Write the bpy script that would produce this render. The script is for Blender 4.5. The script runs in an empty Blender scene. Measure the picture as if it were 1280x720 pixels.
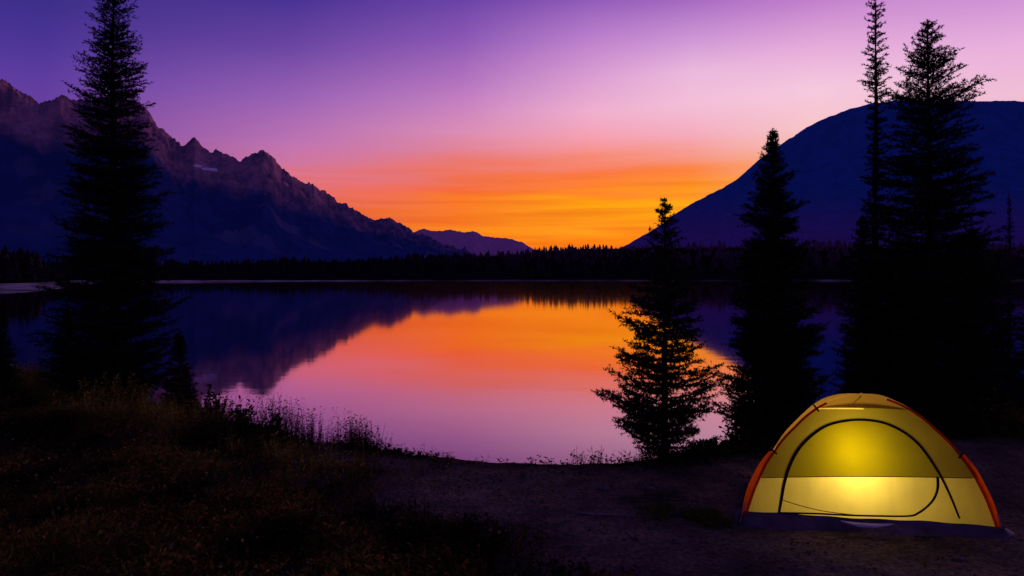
import bpy, math, random
import numpy as np
from mathutils import Vector

random.seed(7)
sc = bpy.context.scene
COL = sc.collection
EYE = 2.27           # camera height above the camp ground (z = 0)
F = 900.0            # focal length in pixels of the 1280 wide photograph
HY = 340.0           # row of the horizon
LAKE = -2.5

# ------------------------------------------------------------------ helpers
def lin(c):
    return tuple(((v/255.0)/12.92 if v/255.0 <= 0.04045 else ((v/255.0+0.055)/1.055)**2.4) for v in c)

def at(px, py, Y):
    """world point seen in photo column px and row py at depth Y"""
    return Vector((Y*(px-640)/F, Y, EYE+Y*(HY-py)/F))

def hash2(ix, iy, seed):
    h = (ix.astype(np.int64)*374761393 + iy.astype(np.int64)*668265263 + seed*1274126177) & 0x7fffffff
    h = ((h ^ (h >> 13))*1274126177) & 0x7fffffff
    h = ((h ^ (h >> 16))*2246822519) & 0x7fffffff
    return (h & 0xffffff)/float(0xffffff)

def vnoise(x, y, seed=0):
    ix = np.floor(x); iy = np.floor(y)
    fx = x-ix; fy = y-iy
    fx = fx*fx*fx*(fx*(fx*6-15)+10); fy = fy*fy*fy*(fy*(fy*6-15)+10)
    ix = ix.astype(np.int64); iy = iy.astype(np.int64)
    a = hash2(ix, iy, seed); b = hash2(ix+1, iy, seed)
    c = hash2(ix, iy+1, seed); d = hash2(ix+1, iy+1, seed)
    return (a*(1-fx)+b*fx)*(1-fy)+(c*(1-fx)+d*fx)*fy

def fbm(x, y, octv=5, seed=0, gain=0.5):
    x = np.asarray(x, float); y = np.asarray(y, float)
    s = 0; a = 1; n = 0
    for o in range(octv):
        s = s+a*(vnoise(x*2**o+13.7*o, y*2**o-7.1*o, seed+o)*2-1); n += a; a *= gain
    return s/n

def ridged(x, y, octv=5, seed=0, gain=0.55):
    s = 0; a = 1; n = 0
    for o in range(octv):
        v = 1-np.abs(vnoise(x*2**o+5.3*o, y*2**o+3.9*o, seed+o)*2-1)
        s = s+a*v*v; n += a; a *= gain
    return s/n

def new_mesh(name, verts, tris=None, quads=None, mats=(), parent=None, loc=None, tint=None, mat_idx=None, smooth=False):
    me = bpy.data.meshes.new(name)
    verts = np.asarray(verts, dtype=np.float32).reshape(-1, 3)
    loops = []; starts = []; n = 0
    if tris is not None and len(tris):
        t = np.asarray(tris, dtype=np.int32).reshape(-1, 3)
        loops.append(t.ravel()); starts.append(np.arange(len(t))*3); n = len(t)*3
    if quads is not None and len(quads):
        q = np.asarray(quads, dtype=np.int32).reshape(-1, 4)
        loops.append(q.ravel()); starts.append(np.arange(len(q))*4+n)
    loops = np.concatenate(loops).astype(np.int32); starts = np.concatenate(starts).astype(np.int32)
    me.vertices.add(len(verts)); me.vertices.foreach_set('co', verts.ravel())
    me.loops.add(len(loops)); me.loops.foreach_set('vertex_index', loops)
    me.polygons.add(len(starts)); me.polygons.foreach_set('loop_start', starts)
    for m in mats: me.materials.append(m)
    me.update(calc_edges=True); me.validate()
    if smooth: me.polygons.foreach_set('use_smooth', np.ones(len(me.polygons), dtype=bool))
    if mat_idx is not None: me.polygons.foreach_set('material_index', np.asarray(mat_idx, dtype=np.int32))
    if tint is not None:
        tint = np.asarray(tint, dtype=np.float32)
        if tint.ndim == 1:
            a = me.attributes.new('tint', 'FLOAT', 'POINT'); a.data.foreach_set('value', tint)
        else:
            c = np.ones((len(verts), 4), dtype=np.float32); c[:, :3] = tint
            a = me.attributes.new('tint', 'FLOAT_COLOR', 'POINT'); a.data.foreach_set('color', c.ravel())
    me.update()
    o = bpy.data.objects.new(name, me); COL.objects.link(o)
    if parent: o.parent = parent
    if loc is not None: o.location = loc
    return o

def grid_faces(nu, nv):
    i, j = np.meshgrid(np.arange(nu-1), np.arange(nv-1), indexing='ij')
    a = (i*nv+j).ravel()
    return np.stack([a, a+nv, a+nv+1, a+1], 1)

def tag(o, label=None, cat=None, group=None, kind=None):
    if label: o['label'] = label
    if cat: o['category'] = cat
    if group: o['group'] = group
    if kind: o['kind'] = kind
    return o

def empty(name, loc):
    o = bpy.data.objects.new(name, None); COL.objects.link(o); o.location = loc
    o.empty_display_size = 0.2
    return o

def tube(points, radius, sides=6, flat=1.0):
    """tube along points; radius a number or a list. returns verts, quads"""
    P = [Vector(p) for p in points]; n = len(P)
    V = []; Q = []
    up = Vector((0, 0, 1))
    for i, p in enumerate(P):
        d = (P[min(i+1, n-1)]-P[max(i-1, 0)]).normalized()
        a = d.cross(up)
        if a.length < 1e-3: a = d.cross(Vector((0, 1, 0)))
        a.normalize(); b = a.cross(d).normalized()
        r = radius[i] if hasattr(radius, '__len__') else radius
        for k in range(sides):
            t = 2*math.pi*k/sides
            V.append(p+a*math.cos(t)*r+b*math.sin(t)*r*flat)
    for i in range(n-1):
        for k in range(sides):
            Q.append((i*sides+k, i*sides+(k+1) % sides, (i+1)*sides+(k+1) % sides, (i+1)*sides+k))
    V.append(P[0]); V.append(P[-1])
    T = []
    for k in range(sides):
        T.append((n*sides, (k+1) % sides, k)); T.append((n*sides+1, (n-1)*sides+k, (n-1)*sides+(k+1) % sides))
    return [tuple(v) for v in V], T, Q

# ------------------------------------------------------------------ materials
def mat(name):
    m = bpy.data.materials.new(name); m.use_nodes = True
    nt = m.node_tree; nt.nodes.clear()
    out = nt.nodes.new('ShaderNodeOutputMaterial')
    return m, nt, out

def N(nt, t, **kw):
    n = nt.nodes.new(t)
    for k, v in kw.items(): setattr(n, k, v)
    return n

def ramp_set(r, stops, interp='LINEAR'):
    cr = r.color_ramp; cr.interpolation = interp
    while len(cr.elements) > 1: cr.elements.remove(cr.elements[-1])
    cr.elements[0].position = stops[0][0]; cr.elements[0].color = (*stops[0][1], 1)
    for p, c in stops[1:]:
        e = cr.elements.new(p); e.color = (*c, 1)

def noisy(name, c1, c2, scale, rough=0.9, bump=0.3, bscale=None, spec=0.2, detail=6, bdist=0.02):
    m, nt, out = mat(name)
    b = N(nt, 'ShaderNodeBsdfPrincipled'); b.inputs['Roughness'].default_value = rough
    b.inputs['Specular IOR Level'].default_value = spec
    tc = N(nt, 'ShaderNodeTexCoord')
    n = N(nt, 'ShaderNodeTexNoise'); n.inputs['Scale'].default_value = scale; n.inputs['Detail'].default_value = detail
    nt.links.new(tc.outputs['Object'], n.inputs['Vector'])
    r = N(nt, 'ShaderNodeValToRGB'); ramp_set(r, [(0.35, c1), (0.65, c2)])
    nt.links.new(n.outputs['Fac'], r.inputs['Fac']); nt.links.new(r.outputs['Color'], b.inputs['Base Color'])
    n2 = N(nt, 'ShaderNodeTexNoise'); n2.inputs['Scale'].default_value = bscale or scale*4; n2.inputs['Detail'].default_value = 5
    nt.links.new(tc.outputs['Object'], n2.inputs['Vector'])
    bp = N(nt, 'ShaderNodeBump'); bp.inputs['Strength'].default_value = bump; bp.inputs['Distance'].default_value = bdist
    nt.links.new(n2.outputs['Fac'], bp.inputs['Height']); nt.links.new(bp.outputs['Normal'], b.inputs['Normal'])
    nt.links.new(b.outputs['BSDF'], out.inputs['Surface'])
    return m

def tinted(name, rough=0.85, trans=0.0):
    m, nt, out = mat(name)
    at_ = N(nt, 'ShaderNodeAttribute', attribute_name='tint')
    b = N(nt, 'ShaderNodeBsdfPrincipled'); b.inputs['Roughness'].default_value = rough; b.inputs['Specular IOR Level'].default_value = 0.15
    nt.links.new(at_.outputs['Color'], b.inputs['Base Color'])
    if trans:
        t = N(nt, 'ShaderNodeBsdfTranslucent'); nt.links.new(at_.outputs['Color'], t.inputs['Color'])
        mx = N(nt, 'ShaderNodeMixShader'); mx.inputs['Fac'].default_value = trans
        nt.links.new(b.outputs['BSDF'], mx.inputs[1]); nt.links.new(t.outputs['BSDF'], mx.inputs[2])
        nt.links.new(mx.outputs[0], out.inputs['Surface'])
    else: nt.links.new(b.outputs['BSDF'], out.inputs['Surface'])
    return m

M_needle = noisy('needle_foliage', (0.010, 0.016, 0.007), (0.022, 0.030, 0.012), 3.0, bump=0)
M_bark = noisy('bark', (0.018, 0.013, 0.010), (0.05, 0.038, 0.030), 14, bump=0.8)
M_deadbark = noisy('weathered_bark', (0.02, 0.016, 0.016), (0.055, 0.045, 0.045), 14, bump=0.8)
M_leaf = tinted('leaf', trans=0.25)

# ------------------------------------------------------------------ camera
cam = bpy.data.cameras.new('camera'); co = bpy.data.objects.new('camera', cam); COL.objects.link(co)
co.location = (0, 0, EYE); co.rotation_euler = (math.radians(90), 0, 0)
cam.sensor_width = 36; cam.lens = 36*F/1280; cam.shift_y = (HY-360)/1280
cam.clip_start = 0.05; cam.clip_end = 40000
sc.camera = co

# ------------------------------------------------------------------ sky
w = bpy.data.worlds.new('World'); sc.world = w; w.use_nodes = True
nt = w.node_tree; nt.nodes.clear()
L = nt.links.new
wo = N(nt, 'ShaderNodeOutputWorld'); bg = N(nt, 'ShaderNodeBackground'); L(bg.outputs[0], wo.inputs[0])
tc = N(nt, 'ShaderNodeTexCoord'); sep = N(nt, 'ShaderNodeSeparateXYZ'); L(tc.outputs['Generated'], sep.inputs[0])
def mth(op, a, b=None, c=None, clamp=False):
    n = N(nt, 'ShaderNodeMath', operation=op); n.use_clamp = clamp
    for i, v in enumerate((a, b, c)):
        if v is None: continue
        if isinstance(v, (int, float)): n.inputs[i].default_value = v
        else: L(v, n.inputs[i])
    return n.outputs[0]
X, Y, Z = sep.outputs
hor = mth('SQRT', mth('ADD', mth('MULTIPLY', X, X), mth('MULTIPLY', Y, Y)))
elev = mth('DIVIDE', Z, mth('MAXIMUM', hor, 0.001))
azim = mth('MULTIPLY', mth('ARCTAN2', X, Y), 180/math.pi)     # 0 ahead, + to the right
# wisps: stretched noise that shifts the bands a little
cv = N(nt, 'ShaderNodeCombineXYZ'); L(mth('MULTIPLY', azim, 0.045), cv.inputs[0]); L(mth('MULTIPLY', elev, 34.0), cv.inputs[1])
wn = N(nt, 'ShaderNodeTexNoise'); wn.inputs['Scale'].default_value = 1.6; wn.inputs['Detail'].default_value = 4; L(cv.outputs[0], wn.inputs['Vector'])
wisp = mth('SUBTRACT', wn.outputs['Fac'], 0.5)
low = N(nt, 'ShaderNodeMapRange'); L(elev, low.inputs[0]); low.inputs[1].default_value = 0.2; low.inputs[2].default_value = 0.05
elev2 = mth('ADD', elev, mth('MULTIPLY', mth('MULTIPLY', wisp, low.outputs[0]), 0.12))
e_f = mth('MULTIPLY', elev2, 1.0/1.5, clamp=True)
def skycol(az, rows, extra):
    c = math.cos(math.radians(az)); st = []
    for y, rgb in rows: st.append(((HY-y)/F*c/1.5, lin(rgb)))
    st.sort(key=lambda s: s[0])
    for e, rgb in extra: st.append((e/1.5, lin(rgb)))
    r = N(nt, 'ShaderNodeValToRGB'); ramp_set(r, st); L(e_f, r.inputs[0]); return r.outputs[0]
cA = skycol(-33, [(340, (110, 50, 110)), (230, (120, 62, 140)), (140, (104, 62, 158)), (95, (90, 58, 158)), (50, (72, 50, 148)), (0, (58, 44, 136))], [(0.6, (40, 34, 112)), (1.4, (24, 24, 80))])
cB = skycol(-17, [(340, (225, 70, 30)), (275, (226, 85, 60)), (240, (228, 110, 110)), (215, (214, 118, 150)), (180, (190, 115, 178)), (120, (150, 95, 180)), (60, (106, 68, 162)), (0, (70, 48, 146))], [(0.6, (46, 38, 122)), (1.4, (26, 26, 84))])
cB2 = skycol(-4, [(340, (236, 84, 14)), (292, (252, 140, 28)), (272, (246, 120, 34)), (258, (250, 122, 38)), (240, (248, 106, 54)), (218, (240, 114, 84)), (195, (228, 126, 136)), (165, (218, 140, 180)), (130, (198, 128, 192)), (100, (176, 112, 190)), (50, (138, 86, 180)), (0, (104, 64, 166))], [(0.6, (54, 42, 130)), (1.4, (28, 28, 88))])
cC = skycol(6.3, [(340, (238, 100, 10)), (305, (250, 128, 20)), (285, (255, 156, 28)), (272, (250, 150, 18)), (255, (255, 164, 14)), (235, (254, 132, 40)), (215, (250, 118, 66)), (195, (245, 138, 122)), (170, (244, 160, 178)), (140, (238, 174, 206)), (100, (220, 158, 210)), (50, (188, 128, 204)), (0, (144, 90, 184))], [(0.6, (66, 50, 144)), (1.4, (30, 30, 92))])
cC2 = skycol(14, [(340, (238, 110, 16)), (290, (252, 150, 20)), (258, (255, 170, 20)), (235, (255, 150, 32)), (215, (252, 132, 62)), (195, (246, 150, 130)), (165, (243, 172, 192)), (130, (242, 190, 216)), (90, (234, 184, 220)), (50, (206, 150, 214)), (0, (164, 104, 192))], [(0.6, (76, 58, 150)), (1.4, (32, 32, 94))])
cD = skycol(23, [(340, (235, 130, 60)), (220, (244, 165, 110)), (165, (246, 196, 198)), (110, (245, 200, 222)), (60, (230, 172, 218)), (0, (194, 126, 204))], [(0.6, (84, 62, 152)), (1.4, (34, 34, 96))])
cE = skycol(34, [(340, (235, 140, 90)), (220, (240, 180, 150)), (120, (240, 190, 214)), (60, (232, 176, 220)), (0, (206, 146, 212))], [(0.6, (84, 62, 152)), (1.4, (34, 34, 96))])
cR = skycol(0, [(340, (78, 58, 118)), (100, (80, 62, 130))], [(0.6, (66, 54, 122)), (1.4, (42, 36, 90))])
def mixc(f, a, b):
    m = N(nt, 'ShaderNodeMix', data_type='RGBA'); L(f, m.inputs[0]); L(a, m.inputs[6]); L(b, m.inputs[7]); return m.outputs[2]
def mr(v, a, b):
    n = N(nt, 'ShaderNodeMapRange', interpolation_type='LINEAR'); L(v, n.inputs[0]); n.inputs[1].default_value = a; n.inputs[2].default_value = b; return n.outputs[0]
c = mixc(mr(azim, -33, -17), cA, cB)
c = mixc(mr(azim, -17, -4), c, cB2)
c = mixc(mr(azim, -4, 6.3), c, cC)
c = mixc(mr(azim, 6.3, 14), c, cC2)
c = mixc(mr(azim, 14, 23), c, cD)
c = mixc(mr(azim, 23, 34), c, cE)
# thin darker cloud streaks low over the sunset
cv2 = N(nt, 'ShaderNodeCombineXYZ'); L(mth('MULTIPLY', azim, 0.05), cv2.inputs[0]); L(mth('MULTIPLY', elev, 75.0), cv2.inputs[1])
wn2 = N(nt, 'ShaderNodeTexNoise'); wn2.inputs['Scale'].default_value = 1.3; wn2.inputs['Detail'].default_value = 5; wn2.inputs['Distortion'].default_value = .3; L(cv2.outputs[0], wn2.inputs['Vector'])
b1 = N(nt, 'ShaderNodeMapRange', interpolation_type='SMOOTHSTEP'); L(elev, b1.inputs[0]); b1.inputs[1].default_value = 0.17; b1.inputs[2].default_value = 0.09
sk = mth('MULTIPLY', mth('MULTIPLY', mr(wn2.outputs['Fac'], 0.46, 0.68), b1.outputs[0]), 0.40)
stc = N(nt, 'ShaderNodeRGB'); stc.outputs[0].default_value = (*lin((226, 84, 30)), 1)
c = mixc(sk, c, stc.outputs[0])
c = mixc(mr(mth('ABSOLUTE', azim), 45, 100), c, cR)
SUN_AZ, SUN_EL = 6.3, 1.7
st = N(nt, 'ShaderNodeTexSky', sky_type='NISHITA'); st.sun_disc = False
st.sun_elevation = math.radians(SUN_EL); st.sun_rotation = math.radians(SUN_AZ); st.air_density = 1.5; st.dust_density = 1
sm = N(nt, 'ShaderNodeVectorMath', operation='SCALE'); L(st.outputs[0], sm.inputs[0]); sm.inputs['Scale'].default_value = 0.002
ad = N(nt, 'ShaderNodeVectorMath', operation='ADD'); L(c, ad.inputs[0]); L(sm.outputs[0], ad.inputs[1])
L(ad.outputs[0], bg.inputs[0]); bg.inputs[1].default_value = 1.0

sd = bpy.data.lights.new('sun', 'SUN'); so = bpy.data.objects.new('sun', sd); COL.objects.link(so)
sd.energy = 0.5; sd.color = (1.0, 0.42, 0.34); sd.angle = math.radians(0.5)
sdir = Vector((math.sin(math.radians(SUN_AZ))*math.cos(math.radians(SUN_EL)), math.cos(math.radians(SUN_AZ))*math.cos(math.radians(SUN_EL)), math.sin(math.radians(SUN_EL))))
so.rotation_euler = sdir.to_track_quat('Z', 'Y').to_euler(); so.location = (0, 0, 30)

# ------------------------------------------------------------------ near ground
YC_X = [-60, -20, -12, -7.5, -5, -3.3, -2, -.8, 0, 1.5, 2.5, 4, 8, 20, 60]
YC_Y = [40, 20, 16.5, 12.8, 11.4, 10.0, 9.2, 8.7, 8.5, 8.6, 8.9, 9.6, 11, 14, 30]
def crest(x): return np.interp(x, YC_X, YC_Y)
TX, TY = 3.13, 6.33      # tent front centre
TILT = 0.006; ROT = -9.0
def gz(x, y):
    x = np.asarray(x, float); y = np.asarray(y, float)
    d = y-crest(x)-0.25*fbm(x*0.9, y*0.4, 3, 40)
    fall = np.where(d > 0, -0.42*d*np.clip(d/0.8, 0, 1), 0)
    fall = np.maximum(fall, -4.5)
    z = fall+0.07*fbm(x*0.35+3, y*0.35, 4, 11)+0.035*fbm(x*1.7, y*1.7, 4, 21)
    dl = np.clip((-x-0.5)/3.0, 0, 1)                       # rougher turf towards the left
    z = z+dl*0.07*fbm(x*1.1, y*1.1, 3, 31)
    dist = np.hypot((x-TX-.1)/1.5, (y-TY-.55)/1.15)
    k = np.clip((dist-0.9)*2.2, 0, 1)
    return np.where(y < 9, z*k+(-0.01+TILT*(x-TX))*(1-k), z)
def spaced(segs):
    out = []
    for a, b, s in segs: out += list(np.arange(a, b, s))
    out.append(segs[-1][1]); return np.array(out)
gx = spaced([(-400, -60, 34), (-60, -14, 2.0), (-14, -7, .25), (-7, 7, .055), (7, 14, .25), (14, 60, 2), (60, 400, 34)])
gy = spaced([(-300, -20, 28), (-20, 2, 1.0), (2, 4.5, .15), (4.5, 11, .055), (11, 26, .3), (26, 60, 3)])
GX, GY = np.meshgrid(gx, gy, indexing='ij')
GZ = gz(GX, GY)
near = (np.abs(GX) < 7.2) & (GY > 4) & (GY < 11.3)
GZ = GZ+np.where(near, 0.010*fbm(GX*9, GY*9, 3, 61), 0)
gm, gnt, gout = mat('ground_soil')
b = N(gnt, 'ShaderNodeBsdfPrincipled'); b.inputs['Roughness'].default_value = 0.95; b.inputs['Specular IOR Level'].default_value = 0.1
gtc = N(gnt, 'ShaderNodeTexCoord')
n1 = N(gnt, 'ShaderNodeTexNoise'); n1.inputs['Scale'].default_value = 0.9; n1.inputs['Detail'].default_value = 8; n1.inputs['Roughness'].default_value = 0.65
n2 = N(gnt, 'ShaderNodeTexNoise'); n2.inputs['Scale'].default_value = 22; n2.inputs['Detail'].default_value = 6; n2.inputs['Roughness'].default_value = 0.7
vr = N(gnt, 'ShaderNodeTexVoronoi'); vr.inputs['Scale'].default_value = 34
for n in (n1, n2, vr): gnt.links.new(gtc.outputs['Object'], n.inputs['Vector'])
r1 = N(gnt, 'ShaderNodeValToRGB'); ramp_set(r1, [(0.36, (0.045, 0.034, 0.026)), (0.5, (0.15, 0.10, 0.07)), (0.66, (0.28, 0.18, 0.11))])
gnt.links.new(n1.outputs['Fac'], r1.inputs[0])
r2 = N(gnt, 'ShaderNodeValToRGB'); ramp_set(r2, [(0.36, (0.35, 0.35, 0.35)), (0.62, (1.35, 1.3, 1.3))])
gnt.links.new(n2.outputs['Fac'], r2.inputs[0])
mm = N(gnt, 'ShaderNodeMix', data_type='RGBA', blend_type='MULTIPLY'); mm.inputs[0].default_value = 1
gnt.links.new(r1.outputs[0], mm.inputs[6]); gnt.links.new(r2.outputs[0], mm.inputs[7])
ga = N(gnt, 'ShaderNodeAttribute', attribute_name='tint')
mt = N(gnt, 'ShaderNodeMix', data_type='RGBA'); gnt.links.new(ga.outputs['Fac'], mt.inputs[0]); gnt.links.new(mm.outputs[2], mt.inputs[6]); mt.inputs[7].default_value = (0.020, 0.012, 0.006, 1)
gnt.links.new(mt.outputs[2], b.inputs['Base Color'])
bp = N(gnt, 'ShaderNodeBump'); bp.inputs['Strength'].default_value = 0.65; bp.inputs['Distance'].default_value = 0.02
ma = N(gnt, 'ShaderNodeMath', operation='ADD'); gnt.links.new(n2.outputs['Fac'], ma.inputs[0]); gnt.links.new(vr.outputs['Distance'], ma.inputs[1])
gnt.links.new(ma.outputs[0], bp.inputs['Height']); gnt.links.new(bp.outputs[0], b.inputs['Normal'])
gnt.links.new(b.outputs[0], gout.inputs[0])
def grassiness(x, y):
    """1 in the turf at the left and along the bank, 0 on the worn camp ground"""
    x = np.asarray(x, float); y = np.asarray(y, float)
    u = x/np.maximum(y, 1.0)
    edge = -0.09+np.clip((6.6-y)/2.2, -0.25, 1)*0.40+0.10*fbm(x*0.9, y*0.9, 3, 77)
    g = np.clip((edge-u)/0.16, 0, 1)
    g2 = np.clip((y-crest(x)+0.25)/0.3, 0, 1)
    return np.maximum(g, g2)
gt = np.clip(grassiness(GX, GY), 0, 1)
ground = new_mesh('ground', np.stack([GX, GY, GZ], -1), quads=grid_faces(len(gx), len(gy)), mats=[gm], tint=gt.ravel(), smooth=True)
tag(ground, kind='structure')

# ------------------------------------------------------------------ lake
lm, lnt, lout = mat('lake_water')
g = N(lnt, 'ShaderNodeBsdfGlossy'); g.inputs['Roughness'].default_value = 0.04; g.inputs['Color'].default_value = (0.94, 0.75, 0.84, 1)
d = N(lnt, 'ShaderNodeBsdfDiffuse'); d.inputs['Color'].default_value = (0.006, 0.005, 0.014, 1)
lw = N(lnt, 'ShaderNodeLayerWeight'); lw.inputs['Blend'].default_value = 0.5
lr = N(lnt, 'ShaderNodeValToRGB'); ramp_set(lr, [(0.0, (.03,)*3), (0.6, (.12,)*3), (0.72, (.35,)*3), (0.80, (.62,)*3), (0.87, (.90,)*3), (1.0, (1.0,)*3)])
lnt.links.new(lw.outputs['Facing'], lr.inputs[0])
mx = N(lnt, 'ShaderNodeMixShader'); lnt.links.new(lr.outputs[0], mx.inputs[0]); lnt.links.new(d.outputs[0], mx.inputs[1]); lnt.links.new(g.outputs[0], mx.inputs[2])
ltc = N(lnt, 'ShaderNodeTexCoord'); lmp = N(lnt, 'ShaderNodeMapping'); lmp.inputs['Scale'].default_value = (0.25, 0.8, 1)
lnt.links.new(ltc.outputs['Object'], lmp.inputs[0])
ln = N(lnt, 'ShaderNodeTexNoise'); ln.inputs['Scale'].default_value = 1.1; ln.inputs['Detail'].default_value = 5; ln.inputs['Roughness'].default_value = 0.55
lnt.links.new(lmp.outputs[0], ln.inputs['Vector'])
lb = N(lnt, 'ShaderNodeBump'); lb.inputs['Strength'].default_value = 0.13; lb.inputs['Distance'].default_value = 0.02
lnt.links.new(ln.outputs['Fac'], lb.inputs['Height']); lnt.links.new(lb.outputs[0], g.inputs['Normal'])
lnt.links.new(mx.outputs[0], lout.inputs[0])
lake = new_mesh('lake', [(-9000, 8, LAKE), (9000, 8, LAKE), (9000, 9000, LAKE), (-9000, 9000, LAKE)], quads=[(0, 1, 2, 3)], mats=[lm])
tag(lake, kind='structure')

# ------------------------------------------------------------------ far shore: beach and low wooded hill
SH_U = [-1.7, -1.1, -0.9, -0.72, -0.66, -0.60, -0.50, -0.3, 0, 0.3, 0.7, 1.7]
SH_Y = [90, 105, 118, 150, 175, 240, 330, 372, 392, 385, 372, 340]
def shore(u): return np.interp(u, SH_U, SH_Y)*(1+0.015*fbm(u*14, u*0+2, 4, 5))
HC_U = [-1.7, -0.95, -0.711, -0.5, -0.28, -0.12, 0.0, 0.06, 0.10, 0.2, 0.711, 1.7]
HC_P = [322, 326, 328, 333, 329, 326, 319, 314, 311, 311, 310, 312]
def hill(u, Yd):
    s = shore(u)
    top = np.interp(u, HC_U, HC_P)
    Yh = 900.0
    zt = EYE+Yh*(HY-top)/F+1.6*fbm(u*9, u*0+1, 4, 9)
    bw = np.interp(u, [-1.7, -.72, -.6, -.5, -.3, .3, .5, 1.7], [50, 62, 60, 16, 9, 9, 14, 20])   # beach width
    t = Yd-s
    z = LAKE+np.where(t < 0, t*0.05, np.minimum(t, bw)/bw*np.minimum(0.055*bw, 1.3))
    k = np.clip((t-bw)/(Yh-s-bw), 0, None)
    kk = np.where(k < 1, k*k*(3-2*k), 1-(k-1)*1.2)
    base = LAKE+np.minimum(0.055*bw, 1.3)
    z = np.where(t > bw, base+(zt-base)*kk+0.5*fbm(u*40, Yd/60, 4, 12)*np.clip(k*8, 0, 1), z)
    return z, t, bw
us = np.linspace(-1.7, 1.7, 520); ts = np.concatenate([np.linspace(-30, 100, 60), np.linspace(108, 1100, 60)])
U, T = np.meshgrid(us, ts, indexing='ij')
YD = shore(U)+T
Zh, tt, bw = hill(U, YD)
beach = np.where(tt < bw*1.05, 1.0, 0.0)*np.interp(U, [-.5, -.3, -.1, .7], [1.0, .75, .40, .45])*np.clip(np.where(U < -.55, 1.0, .7)+.9*fbm(U*22, U*0+5, 4, 171), .15, 1)
fm, fnt, fout = mat('shore_sand_and_forest_floor')
b = N(fnt, 'ShaderNodeBsdfPrincipled'); b.inputs['Roughness'].default_value = 0.95; b.inputs['Specular IOR Level'].default_value = 0
fa = N(fnt, 'ShaderNodeAttribute', attribute_name='tint')
ftc = N(fnt, 'ShaderNodeTexCoord'); fn = N(fnt, 'ShaderNodeTexNoise'); fn.inputs['Scale'].default_value = 0.07; fn.inputs['Detail'].default_value = 7; fn.inputs['Roughness'].default_value = .7
fnt.links.new(ftc.outputs['Object'], fn.inputs['Vector'])
fr = N(fnt, 'ShaderNodeValToRGB'); ramp_set(fr, [(0.35, (0.12, 0.10, 0.09)), (0.5, (0.5, 0.42, 0.38)), (0.7, (0.8, 0.7, 0.62))]); fnt.links.new(fn.outputs['Fac'], fr.inputs[0])
fx = N(fnt, 'ShaderNodeMix', data_type='RGBA'); fnt.links.new(fa.outputs['Fac'], fx.inputs[0]); fx.inputs[6].default_value = (0.008, 0.005, 0.008, 1); fnt.links.new(fr.outputs[0], fx.inputs[7])
fnt.links.new(fx.outputs[2], b.inputs['Base Color']); fnt.links.new(b.outputs[0], fout.inputs[0])
o = new_mesh('far_shore', np.stack([U*YD, YD, Zh], -1), quads=grid_faces(*U.shape), mats=[fm], tint=beach.ravel(), smooth=True)
tag(o, kind='structure')

# ------------------------------------------------------------------ mountains
def mountain(name, us, sky_u, sky_p, Yr, Yf, material, seed, relief, jag, jagf, behind=0.5, nv=170, rockline=0.66, snow=None, expo=1.0):
    Uu = us; n = len(us)
    pr = np.interp(Uu, sky_u, sky_p)
    pr = pr-0.4*jag*(ridged(Uu*jagf*.5, Uu*0+seed, 3, seed)-0.5)*2
    yr = np.interp(Uu, Yr[0], Yr[1]); yf = np.interp(Uu, Yf[0], Yf[1])
    t = np.concatenate([np.linspace(0, 1, nv), np.linspace(1, 1+behind, 30)[1:]])
    A, B = np.meshgrid(np.arange(n), t, indexing='ij'); A = A.astype(int)
    Yd = yf[A]+(yr-yf)[A]*B; Xd = Uu[A]*Yd
    prof = np.where(B < 1, B**(1.25*expo)*0.72+B**3*0.28, 1-(B-1)*1.6)
    wx = Xd/700.0; wy = Yd/700.0
    rx = wx+0.35*fbm(wx*1.3, wy*1.3, 3, seed+50); ry = wy+0.35*fbm(wx*1.3, wy*1.3, 3, seed+60)
    rg = ridged(rx*1.6, ry*1.1, 6, seed)-0.5
    env = np.clip(B*2.2, 0, 1)*(0.4+0.6*np.clip(1-np.abs(B-0.8)/1.0, 0, 1))
    zt = (HY-pr)/F*yr+EYE
    base = LAKE-3
    h = prof+relief*rg*env
    z = base+(zt-base)[A]*h
    el = (z-EYE)/Yd
    tgt = (HY-pr)/F
    mxe = el.max(axis=1)
    # bring every column to its skyline: two passes of scaling heights
    for _ in range(3):
        sfac = (tgt/np.maximum(mxe, 1e-4)); sfac = np.convolve(np.pad(sfac, 30, mode='edge'), np.hanning(63)[1:-1]/np.hanning(63)[1:-1].sum(), mode='valid'); z = base+(z-base)*np.clip(sfac, .2, 5)[:, None]
        el = (z-EYE)/Yd; mxe = el.max(axis=1)
    res = (tgt-mxe)*yr; wgt = np.clip((el/np.maximum(mxe, 1e-4)[:, None]-.75)/.25, 0, 1)
    z = z+res[:, None]*wgt*wgt*(3-2*wgt)
    rel = (z-base)/np.maximum((zt-base)[A], 5)
    crag = ridged(Xd/jagf, Yd/jagf, 4, seed+33, gain=.6)-.62
    z = z+jag*yr[A]/F*crag*2.6*np.clip((rel-.30)/.35, 0.12, 1)
    nz = fbm(Xd/160, Yd/160, 5, seed+80)
    rock = np.clip((rel-rockline+0.13*nz+0.10*rg)/0.14, 0, 1)*np.clip((z-120)/260, .15, 1)
    scree = np.clip((fbm(Xd/110, Yd/150, 5, seed+90)-0.20)/0.15, 0, 1)*np.clip((rockline-rel)/.08, 0, 1)*np.clip((rel-.08)/.25, 0, 1)
    col = np.stack([rock, scree, rel], -1).reshape(-1, 3)
    o = new_mesh(name, np.stack([Xd, Yd, z], -1), quads=grid_faces(*Xd.shape), mats=[material], tint=col)
    tag(o, kind='structure')
    return o

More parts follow.
